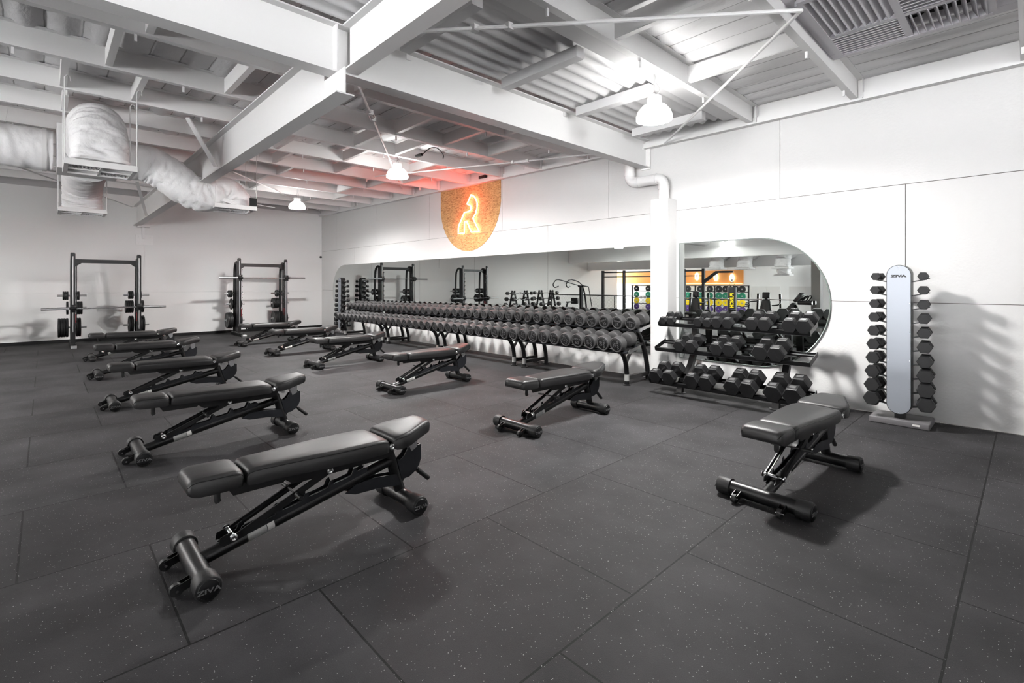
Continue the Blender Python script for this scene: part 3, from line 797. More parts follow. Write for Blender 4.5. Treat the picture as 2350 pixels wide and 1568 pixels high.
# ------------------------------------------------------------------ long rack of round dumbbells
def up_rack(x0, label):
    """one two-tier unit; x0 is its end nearest the boxed column, it runs 2.2 m towards -x"""
    t = thing('dumbbell_rack', label, 'dumbbell rack', (x0, 0, 0), group='units of the long dumbbell rack')
    for lx in (-.12, -2.10):
        m = MB(); m.tube(bez([(lx, 5.80, .015), (lx, 5.80, .18), (lx, 5.755, .36), (lx, 5.66, .485)], 7), .033, 14); m.build('front_leg', BLACK, t)
        m = MB(); m.tube(bez([(lx, 6.34, .015), (lx, 6.32, .22), (lx, 6.22, .50), (lx, 6.06, .72), (lx, 5.93, .745)], 7), .033, 14); m.build('rear_leg', BLACK, t)
        m = MB(); m.bar((lx, 5.81, .10), (lx, 6.33, .10), .05, .05); m.bar((lx, 5.78, .30), (lx, 5.93, .50), .04, .025); m.bar((lx, 5.62, .462), (lx, 6.22, .545), .05, .04); m.bar((lx, 5.86, .718), (lx, 6.10, .775), .05, .04); m.build('cross_member', BLACK, t, smooth=False)
        for y in (5.80, 6.34):
            m = MB(); m.lathe([(0, .055), (.012, .055), (.016, .04)], (lx, y, 0), (0, 0, 1), 18); m.build('foot_plate', BLACK, t)
        m = MB(); m.tube([(lx, 5.80, .06), (lx, 5.80, .15)], .0345, 14, caps=False); m.build('silver_sticker', LABELG, t)
    for y, z in ((5.655, .466), (5.935, .520), (5.945, .745), (6.165, .788)):
        m = MB(); m.box((-1.11, y, z), (2.19, .058, .030), Matrix.Rotation(R(11), 3, 'X'), bev=.006); m.build('rail', NAVY, t)
    for z, y in ((.50, 5.80), (.775, 6.06)):
        m = MB(); m.cyl((.0, y - .11, z - .02), (.012, y - .11, z - .02), .03, 14); m.box((.0, y, z), (.012, .30, .04), Matrix.Rotation(R(11), 3, 'X')); m.build('end_cap', SATIN, t)
    return t
bx = [-3.68 - 2.225 * k for k in range(5)]
names = ['unit of the long dumbbell rack nearest the boxed column', 'second unit of the long dumbbell rack from the boxed column', 'third unit of the long dumbbell rack from the boxed column', 'unit of the long dumbbell rack nearest the corner tower']
r0 = up_rack(bx[0], 'black two-tier ' + names[0])
for k in (1, 2, 3): dup(r0, (bx[k], 0, 0), label='black two-tier ' + names[k])

def round_db(kg, dia):
    t = thing('round_dumbbell', 'x', 'dumbbell', group='round dumbbells on the long rack')
    r = dia / 2; hl = .105 + .0003 * kg; half = .065 + hl
    m = MB(); m.lathe([(-.07, .012), (-.05, .0155), (-.02, .017), (.02, .017), (.05, .0155), (.07, .012)], seg=12); m.build('handle', CHROME, t)
    for s in (-1, 1):
        m = MB(); m.lathe([(.062, .024), (.062, r * .84), (.072, r * .97), (.08, r), (.064 + hl - .012, r), (.064 + hl, r * .93), (.064 + hl, r * .86), (.064 + hl - .004, r * .82), (.064 + hl - .004, 0)], axis=(0, s, 0), seg=28); h = m.build('head', URETH, t)
        m = MB(); m.lathe([(.064 + hl - .0035, r * .81), (.064 + hl - .002, r * .79), (.064 + hl - .002, 0)], axis=(0, s, 0), seg=28); m.build('end_disc', DISC, h)
        if s < 0:
            m = MB(); ro, ri = r * .79, r * .755
            prev = None; yy = -(.064 + hl - .0012); vs = []
            for k in range(32):
                a = 2 * PI * k / 32; vs.append((m.bm.verts.new((ro * math.cos(a), yy, ro * math.sin(a))), m.bm.verts.new((ri * math.cos(a), yy, ri * math.sin(a)))))
            for k in range(32):
                p, q = vs[k], vs[(k + 1) % 32]; m.bm.faces.new((p[0], q[0], q[1], p[1]))
            Rx = Matrix.Rotation(PI / 2, 4, 'X')
            m.add_mesh(text_mesh('ZIVA', .27, 1.7, .003, .004), Matrix.Translation((0, yy, r * .25)) @ Rx @ Matrix.Scale(r * 1.25, 4))
            m.add_mesh(text_mesh(('%g' % kg), .5, 1.0, -.004, .003), Matrix.Translation((0, yy, -r * .27)) @ Rx @ Matrix.Scale(r * 1.35, 4))
            m.build('lettering', GREYINK, h, smooth=False)
    return t
tiers = [('upper', -3.78, 5.86, .836, [35 - 2.5 * k for k in range(10)]), ('lower', -3.815, 5.565, .566, [60 - 2.5 * k for k in range(10)])]
SP = {('upper', 0): 8, ('upper', 1): 9, ('upper', 2): -18, ('upper', 3): -14, ('upper', 4): 195, ('upper', 5): -5, ('upper', 6): 62, ('upper', 7): 58, ('upper', 8): 215, ('upper', 9): -75, ('upper', 10): 215, ('upper', 11): 5,
      ('lower', 0): 88, ('lower', 1): 92, ('lower', 2): 88, ('lower', 3): 6, ('lower', 4): 40, ('lower', 5): -86, ('lower', 6): -82, ('lower', 7): -60, ('lower', 8): 200, ('lower', 9): 15, ('lower', 10): -80}
PHI = R(11)
rnd = random.Random(4)
for nm, x0, yf, zf, kgs in tiers:
    for w_, kg in enumerate(kgs):
        dia = .100 + .00178 * kg if kg > 36 else .112 + .0021 * kg
        src = round_db(kg, dia); hl = .105 + .0003 * kg; half = .064 + hl
        for k in range(4):
            i = w_ * 4 + k
            o = src if k == 0 else dup(src, (0, 0, 0))
            zc = zf + half * math.sin(PHI) + (dia - (.183 if nm == 'upper' else .206)) / 2
            o.rotation_mode = 'YXZ'
            o.location = (x0 - .2222 * i, yf + half * math.cos(PHI), zc)
            o.rotation_euler = (PHI, R(SP.get((nm, i), rnd.uniform(0, 360))), 0)
            place = 'nearest the boxed column' if i == 0 else ('at the corner tower end' if i == 39 else ord_(i + 1) + ' from the boxed column')
            o['label'] = 'round %g kg dumbbell, %s, long rack\'s %s tier' % (kg, place, nm)

# ------------------------------------------------------------------ hex dumbbells
def hex_db(Rr, hl, grip, name_len=0.0, plate=True):
    t = thing('hex_dumbbell', 'x', 'dumbbell')
    g = grip / 2
    m = MB(); m.lathe([(-g - .005, .0125), (-g * .8, .0125), (-g * .4, .016), (0, .017), (g * .4, .016), (g * .8, .0125), (g + .005, .0125)], seg=12); m.build('handle', CHROME, t)
    for s in (-1, 1):
        secs = []
        for d, k in ((g, .55), (g, .86), (g + .012, 1.0), (g + hl - .012, 1.0), (g + hl, .90)):
            secs.append([(Rr * k * math.cos(PI / 3 * j), s * d, Rr * k * math.sin(PI / 3 * j)) for j in range(6)])
        m = MB(); m.loft(secs); h = m.build('head', HEXRUB, t, ang=20)
        if plate:
            m = MB(); z = Rr * math.sin(PI / 3) + .0006; m.box((0, s * (g + hl * .52), z), (Rr * .62, hl * .44, .0015)); m.build('number_plate', PLATE, h, smooth=False)
    return t
def place_hex(o, x, y, z, tilt, label, yaw=0.0, group='hex dumbbells on the three-tier rack'):
    o.location = (x, y, z); o.rotation_euler = (tilt, 0, yaw); o['label'] = label; o['group'] = group
TILT = R(17)
HR = thing('dumbbell_rack', 'black three-tier flat-rail rack of hex dumbbells below the short mirror', 'dumbbell rack', (0, 0, 0))
for lx in (-3.06, -1.93):
    m = MB(); m.tube(bez([(lx, 5.86, .012), (lx, 5.90, .12), (lx, 6.07, .32), (lx, 6.20, .55), (lx, 6.25, .75), (lx, 6.24, .92)], 6), .001, 4)
    m.bm.clear()
    P = bez([(0, 5.87, .0), (0, 5.92, .14), (0, 6.14, .30), (0, 6.25, .50), (0, 6.29, .72), (0, 6.28, .92)], 6)
    secs = []
    for i, p in enumerate(P):
        a = P[max(i - 1, 0)]; b = P[min(i + 1, len(P) - 1)]; d = (b - a).normalized(); n = Vector((0, -d.z, d.y))
        secs.append([(lx - .035, p.y + n.y * .03, p.z + n.z * .03), (lx + .035, p.y + n.y * .03, p.z + n.z * .03), (lx + .035, p.y - n.y * .03, p.z - n.z * .03), (lx - .035, p.y - n.y * .03, p.z - n.z * .03)])
    m.loft(secs); m.build('upright', BLACK, HR, ang=30)
    m = MB(); m.bar((lx, 6.24, .30), (lx, 6.30, .0), .06, .05); m.build('rear_strut', BLACK, HR, smooth=False)
    for y in (5.87, 6.30):
        m = MB(); m.lathe([(0, .07), (.008, .07), (.012, .05)], (lx, y, 0), (0, 0, 1), 18); m.build('foot_plate', BLACK, HR)
tier_def = [('top', 5.90, .868, -3.37, -1.60), ('middle', 5.75, .560, -3.33, -1.56), ('bottom', 5.60, .165, -3.32, -1.53)]
for nm, y, z, xa, xb in tier_def:
    L = xb - xa; xm = (xa + xb) / 2
    tl = TILT if nm != 'bottom' else R(19)
    M = Matrix.Translation((xm, y, z)) @ Matrix.Rotation(tl, 4, 'X')
    rot = Matrix.Rotation(tl, 3, 'X')
    def P(v): return M @ Vector(v)
    for v, s in ((.02, 1), (.235, 1)):
        m = MB(); m.box(P((0, v, -.012)), (L, .050, .020), rot); m.box(P((0, v - .025 if v < .1 else v + .025, -.012)), (L, .004, .045), rot)
        m.build('tray_rail', BLACK, HR, smooth=False)
    m = MB(); m.box(P((0, .012, -.034)), (L, .003, .022), rot); m.build('satin_lip', SATIN, HR, smooth=False)
    for sx in (-1, 1):
        m = MB(); m.box(P((sx * L / 2, .125, 0)), (.006, .29, .05), rot); m.build('tray_end', BLACK, HR, smooth=False)
        m = MB(); m.bar(P((sx * (L / 2 - .34), .16, -.03)), (xm + sx * (L / 2 - .34), 6.20 if nm != 'bottom' else 6.02, z + .02 if nm != 'bottom' else .23), .05, .04); m.build('tray_bracket', BLACK, HR, smooth=False)
rows_ = {'top': (5.85, .931, [(-3.292, .055, .07), (-3.178, .057, .07), (-2.815, .064, .08), (-2.700, .060, .08), (-2.585, .072, .085), (-2.455, .072, .085), (-2.185, .080, .09), (-2.047, .082, .09), (-1.792, .086, .095), (-1.655, .086, .095)]),
         'middle': (5.70, .618, [(-2.986, .078, .09), (-2.835, .080, .09), (-2.521, .086, .095), (-2.372, .088, .095), (-2.037, .094, .10), (-1.876, .094, .10)]),
         'bottom': (5.60, .262, [(-3.224, .090, .10), (-3.045, .094, .10), (-2.75, .096, .105), (-2.575, .098, .105), (-2.278, .098, .11), (-2.112, .100, .11), (-1.855, .102, .115), (-1.668, .102, .115)])}
for nm, (yf, zf, items) in rows_.items():
    tl = TILT if nm != 'bottom' else R(19)
    td = {a[0]: a for a in tier_def}[nm]
    for i, (x, Rr, hl) in enumerate(items):
        o = hex_db(Rr, hl, .125)
        half = .0625 + hl
        # rest the lower flats on the tray surface
        c = Matrix.Translation((0, td[1], td[2])) @ Matrix.Rotation(tl, 4, 'X') @ Vector((0, half - .045, Rr * .866))
        place_hex(o, x, c.y, c.z, tl, 'black hex dumbbell, %s from the column end of the rack\'s %s tier' % (ord_(i + 1) if i else 'nearest', nm))

# ------------------------------------------------------------------ vertical dumbbell towers
def tower(label):
    t = thing('dumbbell_tower', label, 'dumbbell tower', group='vertical dumbbell towers')
    m = MB(); m.box((0, .0, .032), (.47, .36, .064), bev=.012, seg=3); m.build('base', BASEGR, t)
    m = MB(); m.box((.135, -.1815, .034), (.055, .002, .018)); m.build('white_sticker', LABELW, t, smooth=False)
    out = [(-.0965, .30 - .09)] + [(-.0965 * math.cos(a), .21 - .0965 * math.sin(a)) for a in [PI * k / 20 for k in range(1, 20)]] + [(.0965, .21)] + [(.0965 * math.cos(a), 1.475 + .0965 * math.sin(a)) for a in [PI * k / 20 for k in range(21)]]
    out = [(-.0965, .21)] + [(-.0965 * math.cos(a), .21 - .0965 * math.sin(a)) for a in [PI * k / 20 for k in range(1, 20)]] + [(.0965, .21)] + [(.0965 * math.cos(a), 1.475 + .0965 * math.sin(a)) for a in [PI * k / 20 for k in range(1, 20)]] + [(-.0965, 1.475)]
    m = MB(); m.prism(out, 'xz', -.155, -.02); m.build('column_body', BLACK, t, ang=30)
    k_ = .955; m = MB(); m.prism([(x * k_, .842 + (z - .842) * .993) for x, z in out], 'xz', -.1585, -.154); m.build('front_panel', SILVER, t, smooth=False)
    m = MB(); m.box((0, -.06, .09), (.08, .10, .10)); m.build('stem', BLACK, t, smooth=False)
    m = MB(); m.add_mesh(text_mesh('ZIVA', .030, 1.75, .0022, .0006), Matrix.Translation((0, -.1592, 1.462)) @ Matrix.Rotation(PI / 2, 4, 'X')); m.build('lettering', BLACK, t, smooth=False)
    for x, z in ((0, 1.555), (-.085, 1.20), (.085, 1.20), (-.085, .92), (.085, .92), (-.085, .64), (.085, .64), (0, .128), (-.085, .37), (.085, .37)):
        m = MB(); m.lathe([(0, .004), (.0015, .0035), (.002, 0)], (x, -.1585, z), (0, -1, 0), 10); m.build('screw', CHROME, t)
    for k in range(10):
        z = 1.46 - .1355 * k
        for s in (-1, 1):
            m = MB(); m.bar((s * .09, -.07, z - .055), (s * .20, -.07, z - .030), .05, .010); m.box((s * .20, -.07, z - .024), (.05, .03, .010)); m.build('cradle', BLACK, t, smooth=False)
    return t
SRC = []
for k in range(10): SRC.append(hex_db(.042 + .0036 * k, .048 + .004 * k, .11, plate=False))
T0 = tower('silver-fronted dumbbell tower standing against the white wall on the right')
T0.location = (-.885, 6.22, 0)
T1 = dup(T0, (-13.50, 6.26, 0), label='silver-fronted dumbbell tower in the far corner at the end of the long rack')
for ti, (tx, ty, desc) in enumerate(((-.885, 6.22, 'the near tower'), (-13.50, 6.26, 'the far corner tower'))):
    for k in range(10):
        z = 1.46 - .1355 * k
        for s in (-1, 1):
            o = SRC[k] if (ti == 0 and s < 0) else dup(SRC[k], (0, 0, 0))
            Rr = .042 + .0036 * k
            place_hex(o, tx + s * (.145 + Rr * .75), ty - .07 - .0, z, 0, 'black hex dumbbell, %s down on the %s side of %s' % (ord_(k + 1), 'left' if s < 0 else 'right', desc), R(4 * s), 'hex dumbbells on the towers')

# ------------------------------------------------------------------ smith racks on the back wall
def plate_obj(r, th, m_, name='weight_plate'):
    t = thing(name, 'x', 'weight plate')
    m = MB(); m.lathe([(-th / 2, .028), (-th / 2, r * .30), (-th * .28, r * .42), (-th * .28, r * .74), (-th / 2, r * .82), (-th / 2, r * .96), (-th * .3, r), (th * .3, r), (th / 2, r * .96), (th / 2, r * .82), (th * .28, r * .74), (th * .28, r * .42), (th / 2, r * .30), (th / 2, .028)], axis=(0, 1, 0), seg=36)
    m.build('disc', m_, t)
    m = MB()
    for k in range(3):
        a = 2 * PI * k / 3 + .5
        for s in (-1, 1):
            m.box((r * .58 * math.cos(a), s * (th * .28 + .001), r * .58 * math.sin(a)), (r * .40, .004, r * .16), Matrix.Rotation(-a + PI / 2, 3, 'Y'), bev=.002)
    m.build('grip_slot', DISC, t)
    m = MB(); m.lathe([(-th / 2 - .001, .025), (-th / 2 - .001, .037), (th / 2 + .001, .037), (th / 2 + .001, .025)], axis=(0, 1, 0), seg=20); m.build('hub', SATIN, t)
    return t
BIG = plate_obj(.215, .042, RUBBER); MED = plate_obj(.150, .036, RUBBER); SML = plate_obj(.098, .030, RUBBER)
first = {id(BIG): True, id(MED): True, id(SML): True}
def plate_at(src, loc, label, group):
    o = src if first.pop(id(src), False) else dup(src, loc)
    o.location = loc; o['label'] = label; o['group'] = group
def smith(y0, y1, zbar, desc, label, loads):
    """frame posts at y0 and y1, facing +x"""
    XF, XR_ = -14.55, -15.0
    t = thing('smith_machine', label, 'smith machine', (0, 0, 0), group='smith machines on the back wall')
    for s, y in ((-1, y0), (1, y1)):
        m = MB(); m.box((XF - .08, y, 1.0), (.15, .075, 1.92)); m.build('post', NAVY, t, smooth=False)
        m = MB(); m.box((XF + .012, y + s * .0, 1.05), (.035, .085, 2.02)); m.box((XF + .01, y, 2.03), (.06, .06, .10)); m.build('guide_channel', BLACK, t, smooth=False)
        m = MB(); m.cyl((XF + .042, y, .32), (XF + .042, y, 2.0), .0125, 12); m.build('guide_rod', ROD, t)
        m = MB(); m.tube(bez([(XR_, y, .05), (XR_ + .01, y, .9), (XR_ + .03, y, 1.6), (XR_ + .07, y, 1.85), (XR_ + .19, y, 1.965), (XF - .12, y, 1.955)], 6), .036, 12); m.build('rear_tube', BLACK, t)
        m = MB(); m.box(((XF + XR_) / 2 + .05, y, .045), (.85, .09, .09), bev=.01); m.build('foot', BLACK, t, smooth=False)
        m = MB(); m.box((XF + .46, y, .03), (.14, .10, .06), bev=.008); m.build('foot_shoe', SATIN, t, smooth=False)
        m = MB()
        for k in range(9): m.bar((XF + .03, y - s * .06, .55 + .15 * k), (XF + .075, y - s * .06, .575 + .15 * k), .01, .02)
        m.box((XF + .03, y - s * .06, 1.15), (.012, .014, 1.3)); m.build('hook_rack', BLACK, t, smooth=False)
        m = MB(); m.box((XF - .06, y - s * .0385, .62), (.07, .002, .20)); m.box((XF + .0305, y - s * .052, .62), (.003, .018, .20)); m.build('red_sticker', RED, t, smooth=False)
        m = MB(); m.box((XF - .002, y - s * .0385, 1.45), (.05, .003, .05)); m.build('logo_plate', LABELG, t, smooth=False)
    m = MB(); m.bar((XF - .10, y0 - .0, 1.90), (XF - .10, y1 + .0, 1.90), .06, .085)
    for s, y in ((1, y0), (-1, y1)):
        m.prism([(y, 1.87), (y + s * .17, 1.87), (y, 1.74)], 'yz', XF - .12, XF - .08)
    m.build('top_crossbar', BLACK, t, smooth=False)
    yc = (y0 + y1) / 2; xb_ = XF + .12
    m = MB(); m.cyl((xb_, yc - .66, zbar), (xb_, yc + .66, zbar), .014, 12); b_ = m.build('barbell', CHROME, t)
    for s in (-1, 1):
        m = MB(); m.cyl((xb_, yc + s * .68, zbar), (xb_, yc + s * 1.10, zbar), .025, 16); m.cyl((xb_, yc + s * .66, zbar), (xb_, yc + s * .69, zbar), .036, 16); m.build('sleeve', SATIN, b_)
        m = MB(); m.box((XF + .085, (y0 if s < 0 else y1), zbar), (.08, .085, .16), bev=.01); m.cyl((xb_, (y0 if s < 0 else y1) - .06, zbar), (xb_, (y0 if s < 0 else y1) + .06, zbar), .03, 14); m.build('bar_carriage', BLACK, b_)
    for k, z in enumerate((1.12, .84, .40)):
        for pi_, y in enumerate((y0, y1)):
            for s in (-1, 1):
                m = MB(); m.cyl((XR_ + .02, y + s * .03, z), (XR_ + .02, y + s * .25, z), .022, 12); m.build('weight_horn', SATIN, t)
                n = loads[k][pi_ * 2 + (s > 0)]
                src, r, th = ((SML, .098, .033), (MED, .135, .039), (BIG, .215, .045))[k]
                for q in range(n):
                    plate_at(src, (XR_ + .02, y + s * (.062 + th * (q + .5)), z),
                             '%s black plate, %s on the %s %s horn, %s post, %s' % (('small', 'medium', 'large')[k], ord_(q + 1), ('top', 'middle', 'lowest')[k], 'inner' if (s > 0) == (pi_ == 0) else 'outer', 'left' if pi_ == 0 else 'right', desc),
                             'weight plates on the smith machines')
    return t
smith(.46, 1.635, .845, 'left smith machine', 'black smith machine at the left on the back wall, bar set at waist height', [(3, 2, 3, 1), (1, 3, 4, 2), (4, 2, 2, 2)])
smith(3.79, 4.985, 1.553, 'corner smith machine', 'black smith machine nearer the room corner, bar set high', [(3, 1, 2, 1), (1, 2, 4, 0), (3, 2, 3, 2)])

# ------------------------------------------------------------------ the rest of the gym (behind and beside the camera, seen in the mirrors)
# chain-link fence
t = thing('mesh_fence', 'low black chain-link fence reflected in the long mirror above the dumbbells', 'fence', (-12.4, -4.0, 0))
for x in (-2.75, -.95, .70, 2.5):
    m = MB(); m.cyl((x, 0, 0), (x, 0, .93), .025, 10); m.build('post', BLACK, t)
m = MB(); m.cyl((-2.75, 0, .91), (2.5, 0, .91), .02, 8); m.cyl((-2.75, 0, .06), (2.5, 0, .06), .014, 8); m.build('rail', BLACK, t)
m = MB(); n = 0; x = -2.75 - .85
while x < 2.5:
    for sg in (1, -1):
        a0, a1 = (x, x + .85) if sg > 0 else (x + .85, x)
        p, q = Vector((a0, 0.004 * sg, .06)), Vector((a1, 0.004 * sg, .91))
        lo, hi = -2.75, 2.5
        def clip(p, q):
            d = q - p
            ts = [0, 1]
            if abs(d.x) > 1e-6:
                t0, t1 = sorted(((lo - p.x) / d.x, (hi - p.x) / d.x)); ts = [max(0, t0), min(1, t1)]
            return (p + d * ts[0], p + d * ts[1]) if ts[0] < ts[1] - .01 else None
        c = clip(p, q)
        if c: m.cyl(c[0], c[1], .0028, 4)
    x += .06
m.build('chain_link', BLACK, t, smooth=False)

# fixed barbell racks
def barbell(r, kind):
    t = thing('barbell', 'x', 'barbell', group='fixed barbells on the A-frame racks')
    if kind: pts = bez([(0, -.52, 0), (0, -.30, 0), (0, -.18, .03), (0, -.07, -.02), (0, .07, -.02), (0, .18, .03), (0, .30, 0), (0, .52, 0)], 5)
    else: pts = [(0, -.52, 0), (0, .52, 0)]
    m = MB(); m.tube(pts, .014, 10); m.build('bar', CHROME, t)
    for s in (-1, 1):
        m = MB(); m.lathe([(.50, r * .9), (.51, r), (.60, r), (.615, r * .9), (.615, 0)], axis=(0, s, 0), seg=22); m.build('head', URETH, t)
    return t
def barbell_rack(y, label, desc, kind):
    t = thing('barbell_rack', label, 'barbell rack', (-14.6, y, 0), group='A-frame barbell racks')
    for yy in (-.36, .36):
        for s in (-1, 1):
            m = MB(); m.bar((s * .32, yy, 0), (s * .06, yy, 1.12), .06, .05, up=(0, 1, 0)); m.build('leg', BLACK, t, smooth=False)
            for k in range(4):
                z = 1.0 - .24 * k; xx = .06 + .26 * (1.12 - z) / 1.12
                m = MB(); m.box((s * (xx + .05), yy, z - .03), (.09, .05, .012)); m.build('cradle', BLACK, t, smooth=False)
        m = MB(); m.bar((-.24, yy, .3), (.24, yy, .3), .04, .04); m.build('cross_member', BLACK, t, smooth=False)
    for s in (-1, 1):
        for k in range(4):
            z = 1.0 - .24 * k; xx = .06 + .26 * (1.12 - z) / 1.12
            b = barbell(.068 + .012 * k, kind)
            b.location = (-14.6 + s * (xx + .06), y, z)
            b['label'] = 'fixed barbell, %s down, %s side of the %s' % (ord_(k + 1), 'front' if s > 0 else 'wall', desc)
barbell_rack(-1.40, 'black A-frame barbell rack reflected nearer the second smith machine', 'nearer A-frame rack', True)
barbell_rack(-3.02, 'black A-frame barbell rack reflected beside the chain-link fence', 'A-frame rack by the fence', False)

# lever pulldown machine
t = thing('pulldown_machine', 'black lever pulldown machine with two hooked handles reflected before the chain-link fence', 'pulldown machine', (-12.8, -3.2, 0))
m = MB(); m.box((0, 0, .66), (.10, .11, 1.30)); m.build('mast', BLACK, t, smooth=False)
m = MB(); m.tube(bez([(0, -.02, 1.25), (0, -.12, 1.22), (0, -.24, .95), (0, -.34, .45), (0, -.36, .02)], 6), .035, 10); m.build('rear_brace', BLACK, t)
for s in (-1, 1):
    m = MB(); m.tube(bez([(s * .10, -.35, 1.27), (s * .12, .05, 1.33), (s * .30, .55, 1.47), (s * .34, 1.02, 1.56), (s * .34, 1.22, 1.52), (s * .34, 1.36, 1.36), (s * .34, 1.25, 1.25), (s * .30, 1.08, 1.30)], 6), .022, 10); m.build('lever_arm', BLACK, t)
m = MB(); m.cyl((-.14, 0, 1.29), (.14, 0, 1.29), .04, 14); m.cyl((0, -.5, 1.27), (0, -.75, .33), .016, 8); m.build('pivot', BLACK, t)
m = MB(); m.box((0, .42, .70), (.34, .10, .24), bev=.03); m.build('thigh_pad', VINYL, t)
m = MB(); m.bar((0, .95, .66), (0, .45, .66), .05, .05); m.bar((0, .85, .66), (0, .98, .40), .05, .05); m.build('pad_arm', BLACK, t, smooth=False)
m = MB(); m.box((0, .9, .42), (.30, .36, .08), bev=.025); m.build('seat', VINYL, t)
m = MB(); m.bar((0, -.45, .04), (0, 1.2, .04), .08, .08); m.bar((-.45, -.3, .04), (.45, -.3, .04), .08, .08); m.bar((0, .9, .04), (0, .9, .40), .08, .08); m.build('base_frame', BLACK, t, smooth=False)

# rig with its bag arm
t = thing('training_rig', 'tall black steel training rig reflected behind the chain-link fence', 'rig', (-10.8, -5.3, 0))
for x in (-2.42, -1.31, .5, 1.45, 2.23):
    m = MB(); m.box((x, 0, .99), (.10, .10, 1.98)); m.build('upright', BLACK, t, smooth=False)
for z in (1.90, 1.70):
    m = MB(); m.box((-.1, 0, z), (4.7, .05, .06 if z > 1.8 else .035)); m.build('crossbar', BLACK, t, smooth=False)
m = MB(); m.prism([(2.27, 1.40), (2.27, 1.55), (2.72, 1.87), (3.36, 1.87), (3.36, 1.80), (2.80, 1.80)], 'xz', .0, .07); m.build('bag_arm', BLACK, t, smooth=False)
t = thing('punching_bag', 'black hanging punching bag with vertical yellow lettering, reflected in the short mirror', 'punching bag', (-7.48, -5.26, 0.29))
m = MB(); m.lathe([(0, .13), (.03, .16), (.94, .16), (.99, .15), (.99, 0)], (0, 0, 0), (0, 0, 1), 28); m.build('bag_body', VINYL, t)
for k in range(4):
    a = PI / 4 + k * PI / 2
    m = MB(); m.bar((.14 * math.cos(a), .14 * math.sin(a), .98), (0, 0, 1.27), .022, .006); m.build('strap', BLACK, t, smooth=False)
m = MB(); m.cyl((0, 0, 1.26), (0, 0, 1.50), .010, 8); m.build('chain', SATIN, t)
m = MB(); m.add_mesh(text_mesh('PUNCH', .165, .92, .006, .001), Matrix.Translation((.06, .153, .50)) @ Matrix.Rotation(R(-22), 4, 'Z') @ Matrix.Rotation(PI, 4, 'Z') @ Matrix.Rotation(PI / 2, 4, 'X') @ Matrix.Rotation(-PI / 2, 4, 'Z')); m.build('lettering', YTEXT, t, smooth=False)

# colour-coded plates on a wall storage rack
t = thing('plate_storage_rack', 'black upright plate storage rack along the orange rear wall, reflected in the mirrors', 'plate rack', (-11.9, -10.15, 0))
PXS = [-14.49, -13.79, -12.9, -12.25, -11.6, -10.97, -10.5, -10.07, -9.75, -9.3, -9.0]
for x in (-14.8, -13.4, -11.25, -10.3, -9.55, -8.75):
    m = MB(); m.box((x + 11.9, 0, .66), (.06, .06, 1.32)); m.build('upright', BLACK, t, smooth=False)
for z in (1.30, 1.02, .66, .36):
    m = MB(); m.box((.1, 0, z), (6.1, .04, .035)); m.build('rail', BLACK, t, smooth=False)
for z, m_, nm in ((1.15, RUBBER, 'black'), (.83, GREENP, 'green'), (.51, YELLOWP, 'yellow'), (.20, PURPLEP, 'purple')):
    src = None
    for i, x in enumerate(PXS):
        if src is None:
            src = thing('weight_plate', 'x', 'weight plate', group='coloured plates on the storage rack')
            m = MB(); m.lathe([(-.03, .03), (-.03, .06), (-.018, .07), (-.018, .12), (-.03, .13), (-.03, .148), (-.02, .155), (.02, .155), (.03, .148), (.03, .03)], axis=(0, 1, 0), seg=28); m.build('disc', m_, src)
            m = MB(); m.lathe([(-.03, .0), (-.032, .034), (.034, .034), (.034, 0)], axis=(0, 1, 0), seg=16); m.build('hub', SATIN, src)
            m = MB()
            for k in range(3):
                a = 2 * PI * k / 3; m.box((.092 * math.cos(a), .021, .092 * math.sin(a)), (.075, .006, .026), Matrix.Rotation(-a + PI / 2, 3, 'Y'))
            m.build('grip_slot', LABELW, src)
            o = src
        else: o = dup(src, (0, 0, 0))
        o.location = (x, -10.08, z); o.rotation_euler = (0, rnd.uniform(0, 6), 0)
        o['label'] = '%s plate, %s from the back-wall end of the storage rack, reflected' % (nm, ord_(i + 1))
t = thing('led_strip', 'glowing warm light strip along the bottom of the orange board, reflected in the mirrors', 'light strip', (0, YR + .06, 0))
m = MB(); m.tube(bez([(-15.25, 0, 1.22), (-15.15, 0, 1.34), (-14.95, 0, 1.40), (-14.5, 0, 1.41), (-11, 0, 1.41), (-9.35, 0, 1.41)], 6), .018, 8); m.build('strip', LEDSTRIP, t)
for i, (x, z) in enumerate(((-11.54, 1.76), (-10.57, 1.72), (-9.8, 1.68))):
    t = thing('neon_ring', 'white oval neon ring on the orange board, %s from the back-wall end' % ord_(i + 1), 'neon light', (x, YR + .10, z), group='white neon rings')
    m = MB(); m.tube([(.085 * math.cos(a), 0, .17 * math.sin(a)) for a in [2 * PI * k / 24 for k in range(24)]], .022, 8, closed=True); m.build('neon_tube', NEONW, t)
    m = MB(); m.box((0, -.03, 0), (.05, .02, .30)); m.build('mount', VENTW, t, smooth=False)

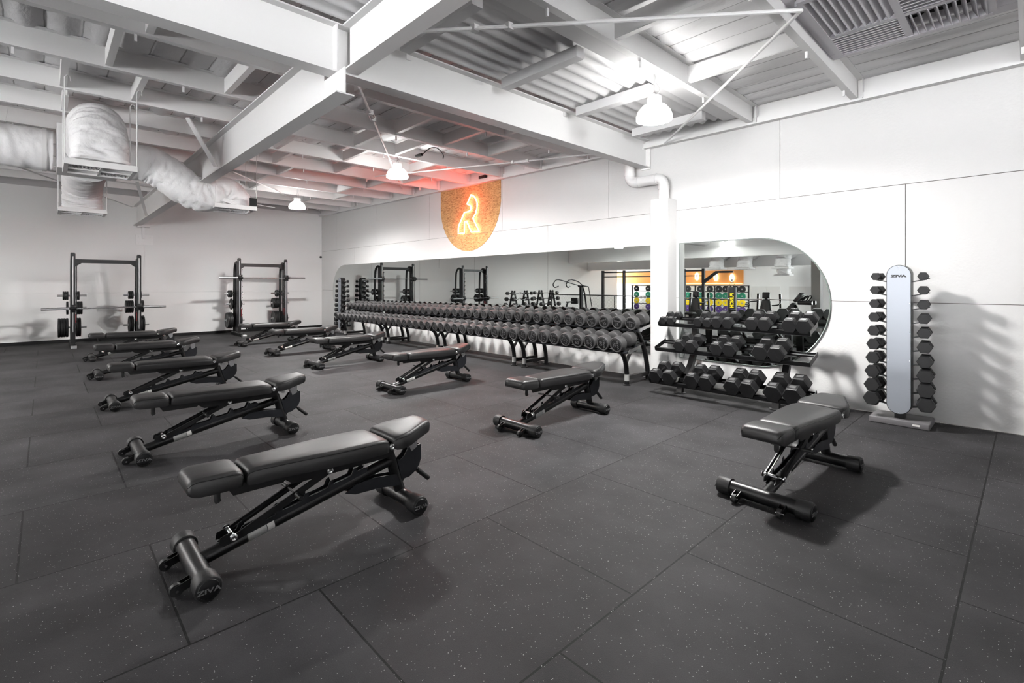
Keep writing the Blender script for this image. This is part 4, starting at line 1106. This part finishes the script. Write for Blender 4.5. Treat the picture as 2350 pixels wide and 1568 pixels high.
# seated press machines and an incline bench
def slab(par, name, c0, c1, w0, w1, th, face=(0, 1, 0), m_=VINYL):
    """an upholstered pad from c0 to c1, w0 to w1 wide"""
    a, b = Vector(c0), Vector(c1); d = (b - a).normalized(); fx = Vector(face); fx = (fx - d * fx.dot(d)).normalized(); s = d.cross(fx)
    secs = []; L = (b - a).length
    for t_, k, e in ((0, .80, .5), (.04, .96, .9), (.10, 1, 1), (.9, 1, 1), (.96, .96, .9), (1, .80, .5)):
        c = a + d * L * t_; w = (w0 + (w1 - w0) * t_) / 2 * k; h = th / 2 * e; q = min(w, h) * .5
        secs.append([c + s * x + fx * y for x, y in ((-w, -h), (w, -h), (w, h - q), (w - q, h), (-w + q, h), (-w, h - q))])
    m = MB(); m.loft(secs); return m.build(name, m_, par, ang=50)
def press_machine(loc, label, rz=0):
    t = thing('press_machine', label, 'press machine', loc, rz, 'seated press machines')
    slab(t, 'headrest', (0, 0, .96), (0, -.02, 1.15), .19, .19, .08)
    slab(t, 'backrest', (0, .06, .48), (0, .0, .94), .36, .20, .09)
    slab(t, 'seat', (0, .08, .44), (0, .48, .46), .34, .30, .09, (0, 0, 1))
    m = MB(); m.bar((0, -.06, .03), (0, -.06, 1.10), .08, .08); m.bar((0, -.6, .04), (0, .6, .04), .09, .08); m.bar((-.4, -.5, .04), (.4, -.5, .04), .09, .08); m.bar((0, .3, .04), (0, .28, .42), .08, .08); m.build('frame', BLACK, t, smooth=False)
    for s in (-1, 1):
        m = MB(); m.bar((s * .34, -.25, .05), (s * .30, -.25, 1.10), .05, .06, bev=.01); m.build('upright', BLACK, t, smooth=False)
        m = MB(); m.tube(bez([(s * .30, -.22, .88), (s * .42, .1, .86), (s * .44, .35, .80), (s * .30, .42, .78)], 5), .02, 10); m.build('press_arm', BLACK, t)
    m = MB(); m.cyl((-.95, -.22, .93), (.95, -.22, .93), .014, 10); m.build('bar', SATIN, t)
    return t
P0 = press_machine((-7.42, -2.3, 0), 'black seated press machine reflected at the left of the short mirror')
dup(P0, (-5.28, -2.25, 0), label='black seated press machine reflected in the middle of the short mirror')
t = thing('incline_bench', 'black inclined bench with grab handles reflected at the right of the short mirror', 'bench', (-4.5, -2.0, 0))
slab(t, 'backrest', (-.22, 0, .52), (.05, 0, .86), .30, .28, .09, (-1, 0, .6))
slab(t, 'headrest', (.07, 0, .90), (.24, 0, 1.13), .27, .25, .09, (-1, 0, .6))
slab(t, 'seat', (-.58, 0, .50), (-.24, 0, .50), .28, .30, .08, (0, 0, 1))
m = MB(); m.bar((-.5, 0, .05), (.40, 0, .05), .08, .08); m.bar((.34, 0, .06), (.06, 0, .82), .07, .07); m.bar((-.35, 0, .06), (-.35, 0, .46), .07, .07); m.bar((.34, -.3, .04), (.34, .3, .04), .08, .08); m.bar((-.45, -.3, .04), (-.45, .3, .04), .08, .08); m.build('frame', BLACK, t, smooth=False)
for s in (-1, 1):
    m = MB(); m.tube(bez([(.20, s * .10, .94), (.38, s * .13, 1.06), (.42, s * .13, 1.02), (.30, s * .12, .86)], 5), .016, 8); m.build('handle', BLACK, t)
m = MB(); m.cyl((.18, .16, .88), (.52, .16, .88), .055, 16); m.cyl((.18, -.16, .88), (.52, -.16, .88), .055, 16); m.build('roller_pad', VINYL, t)
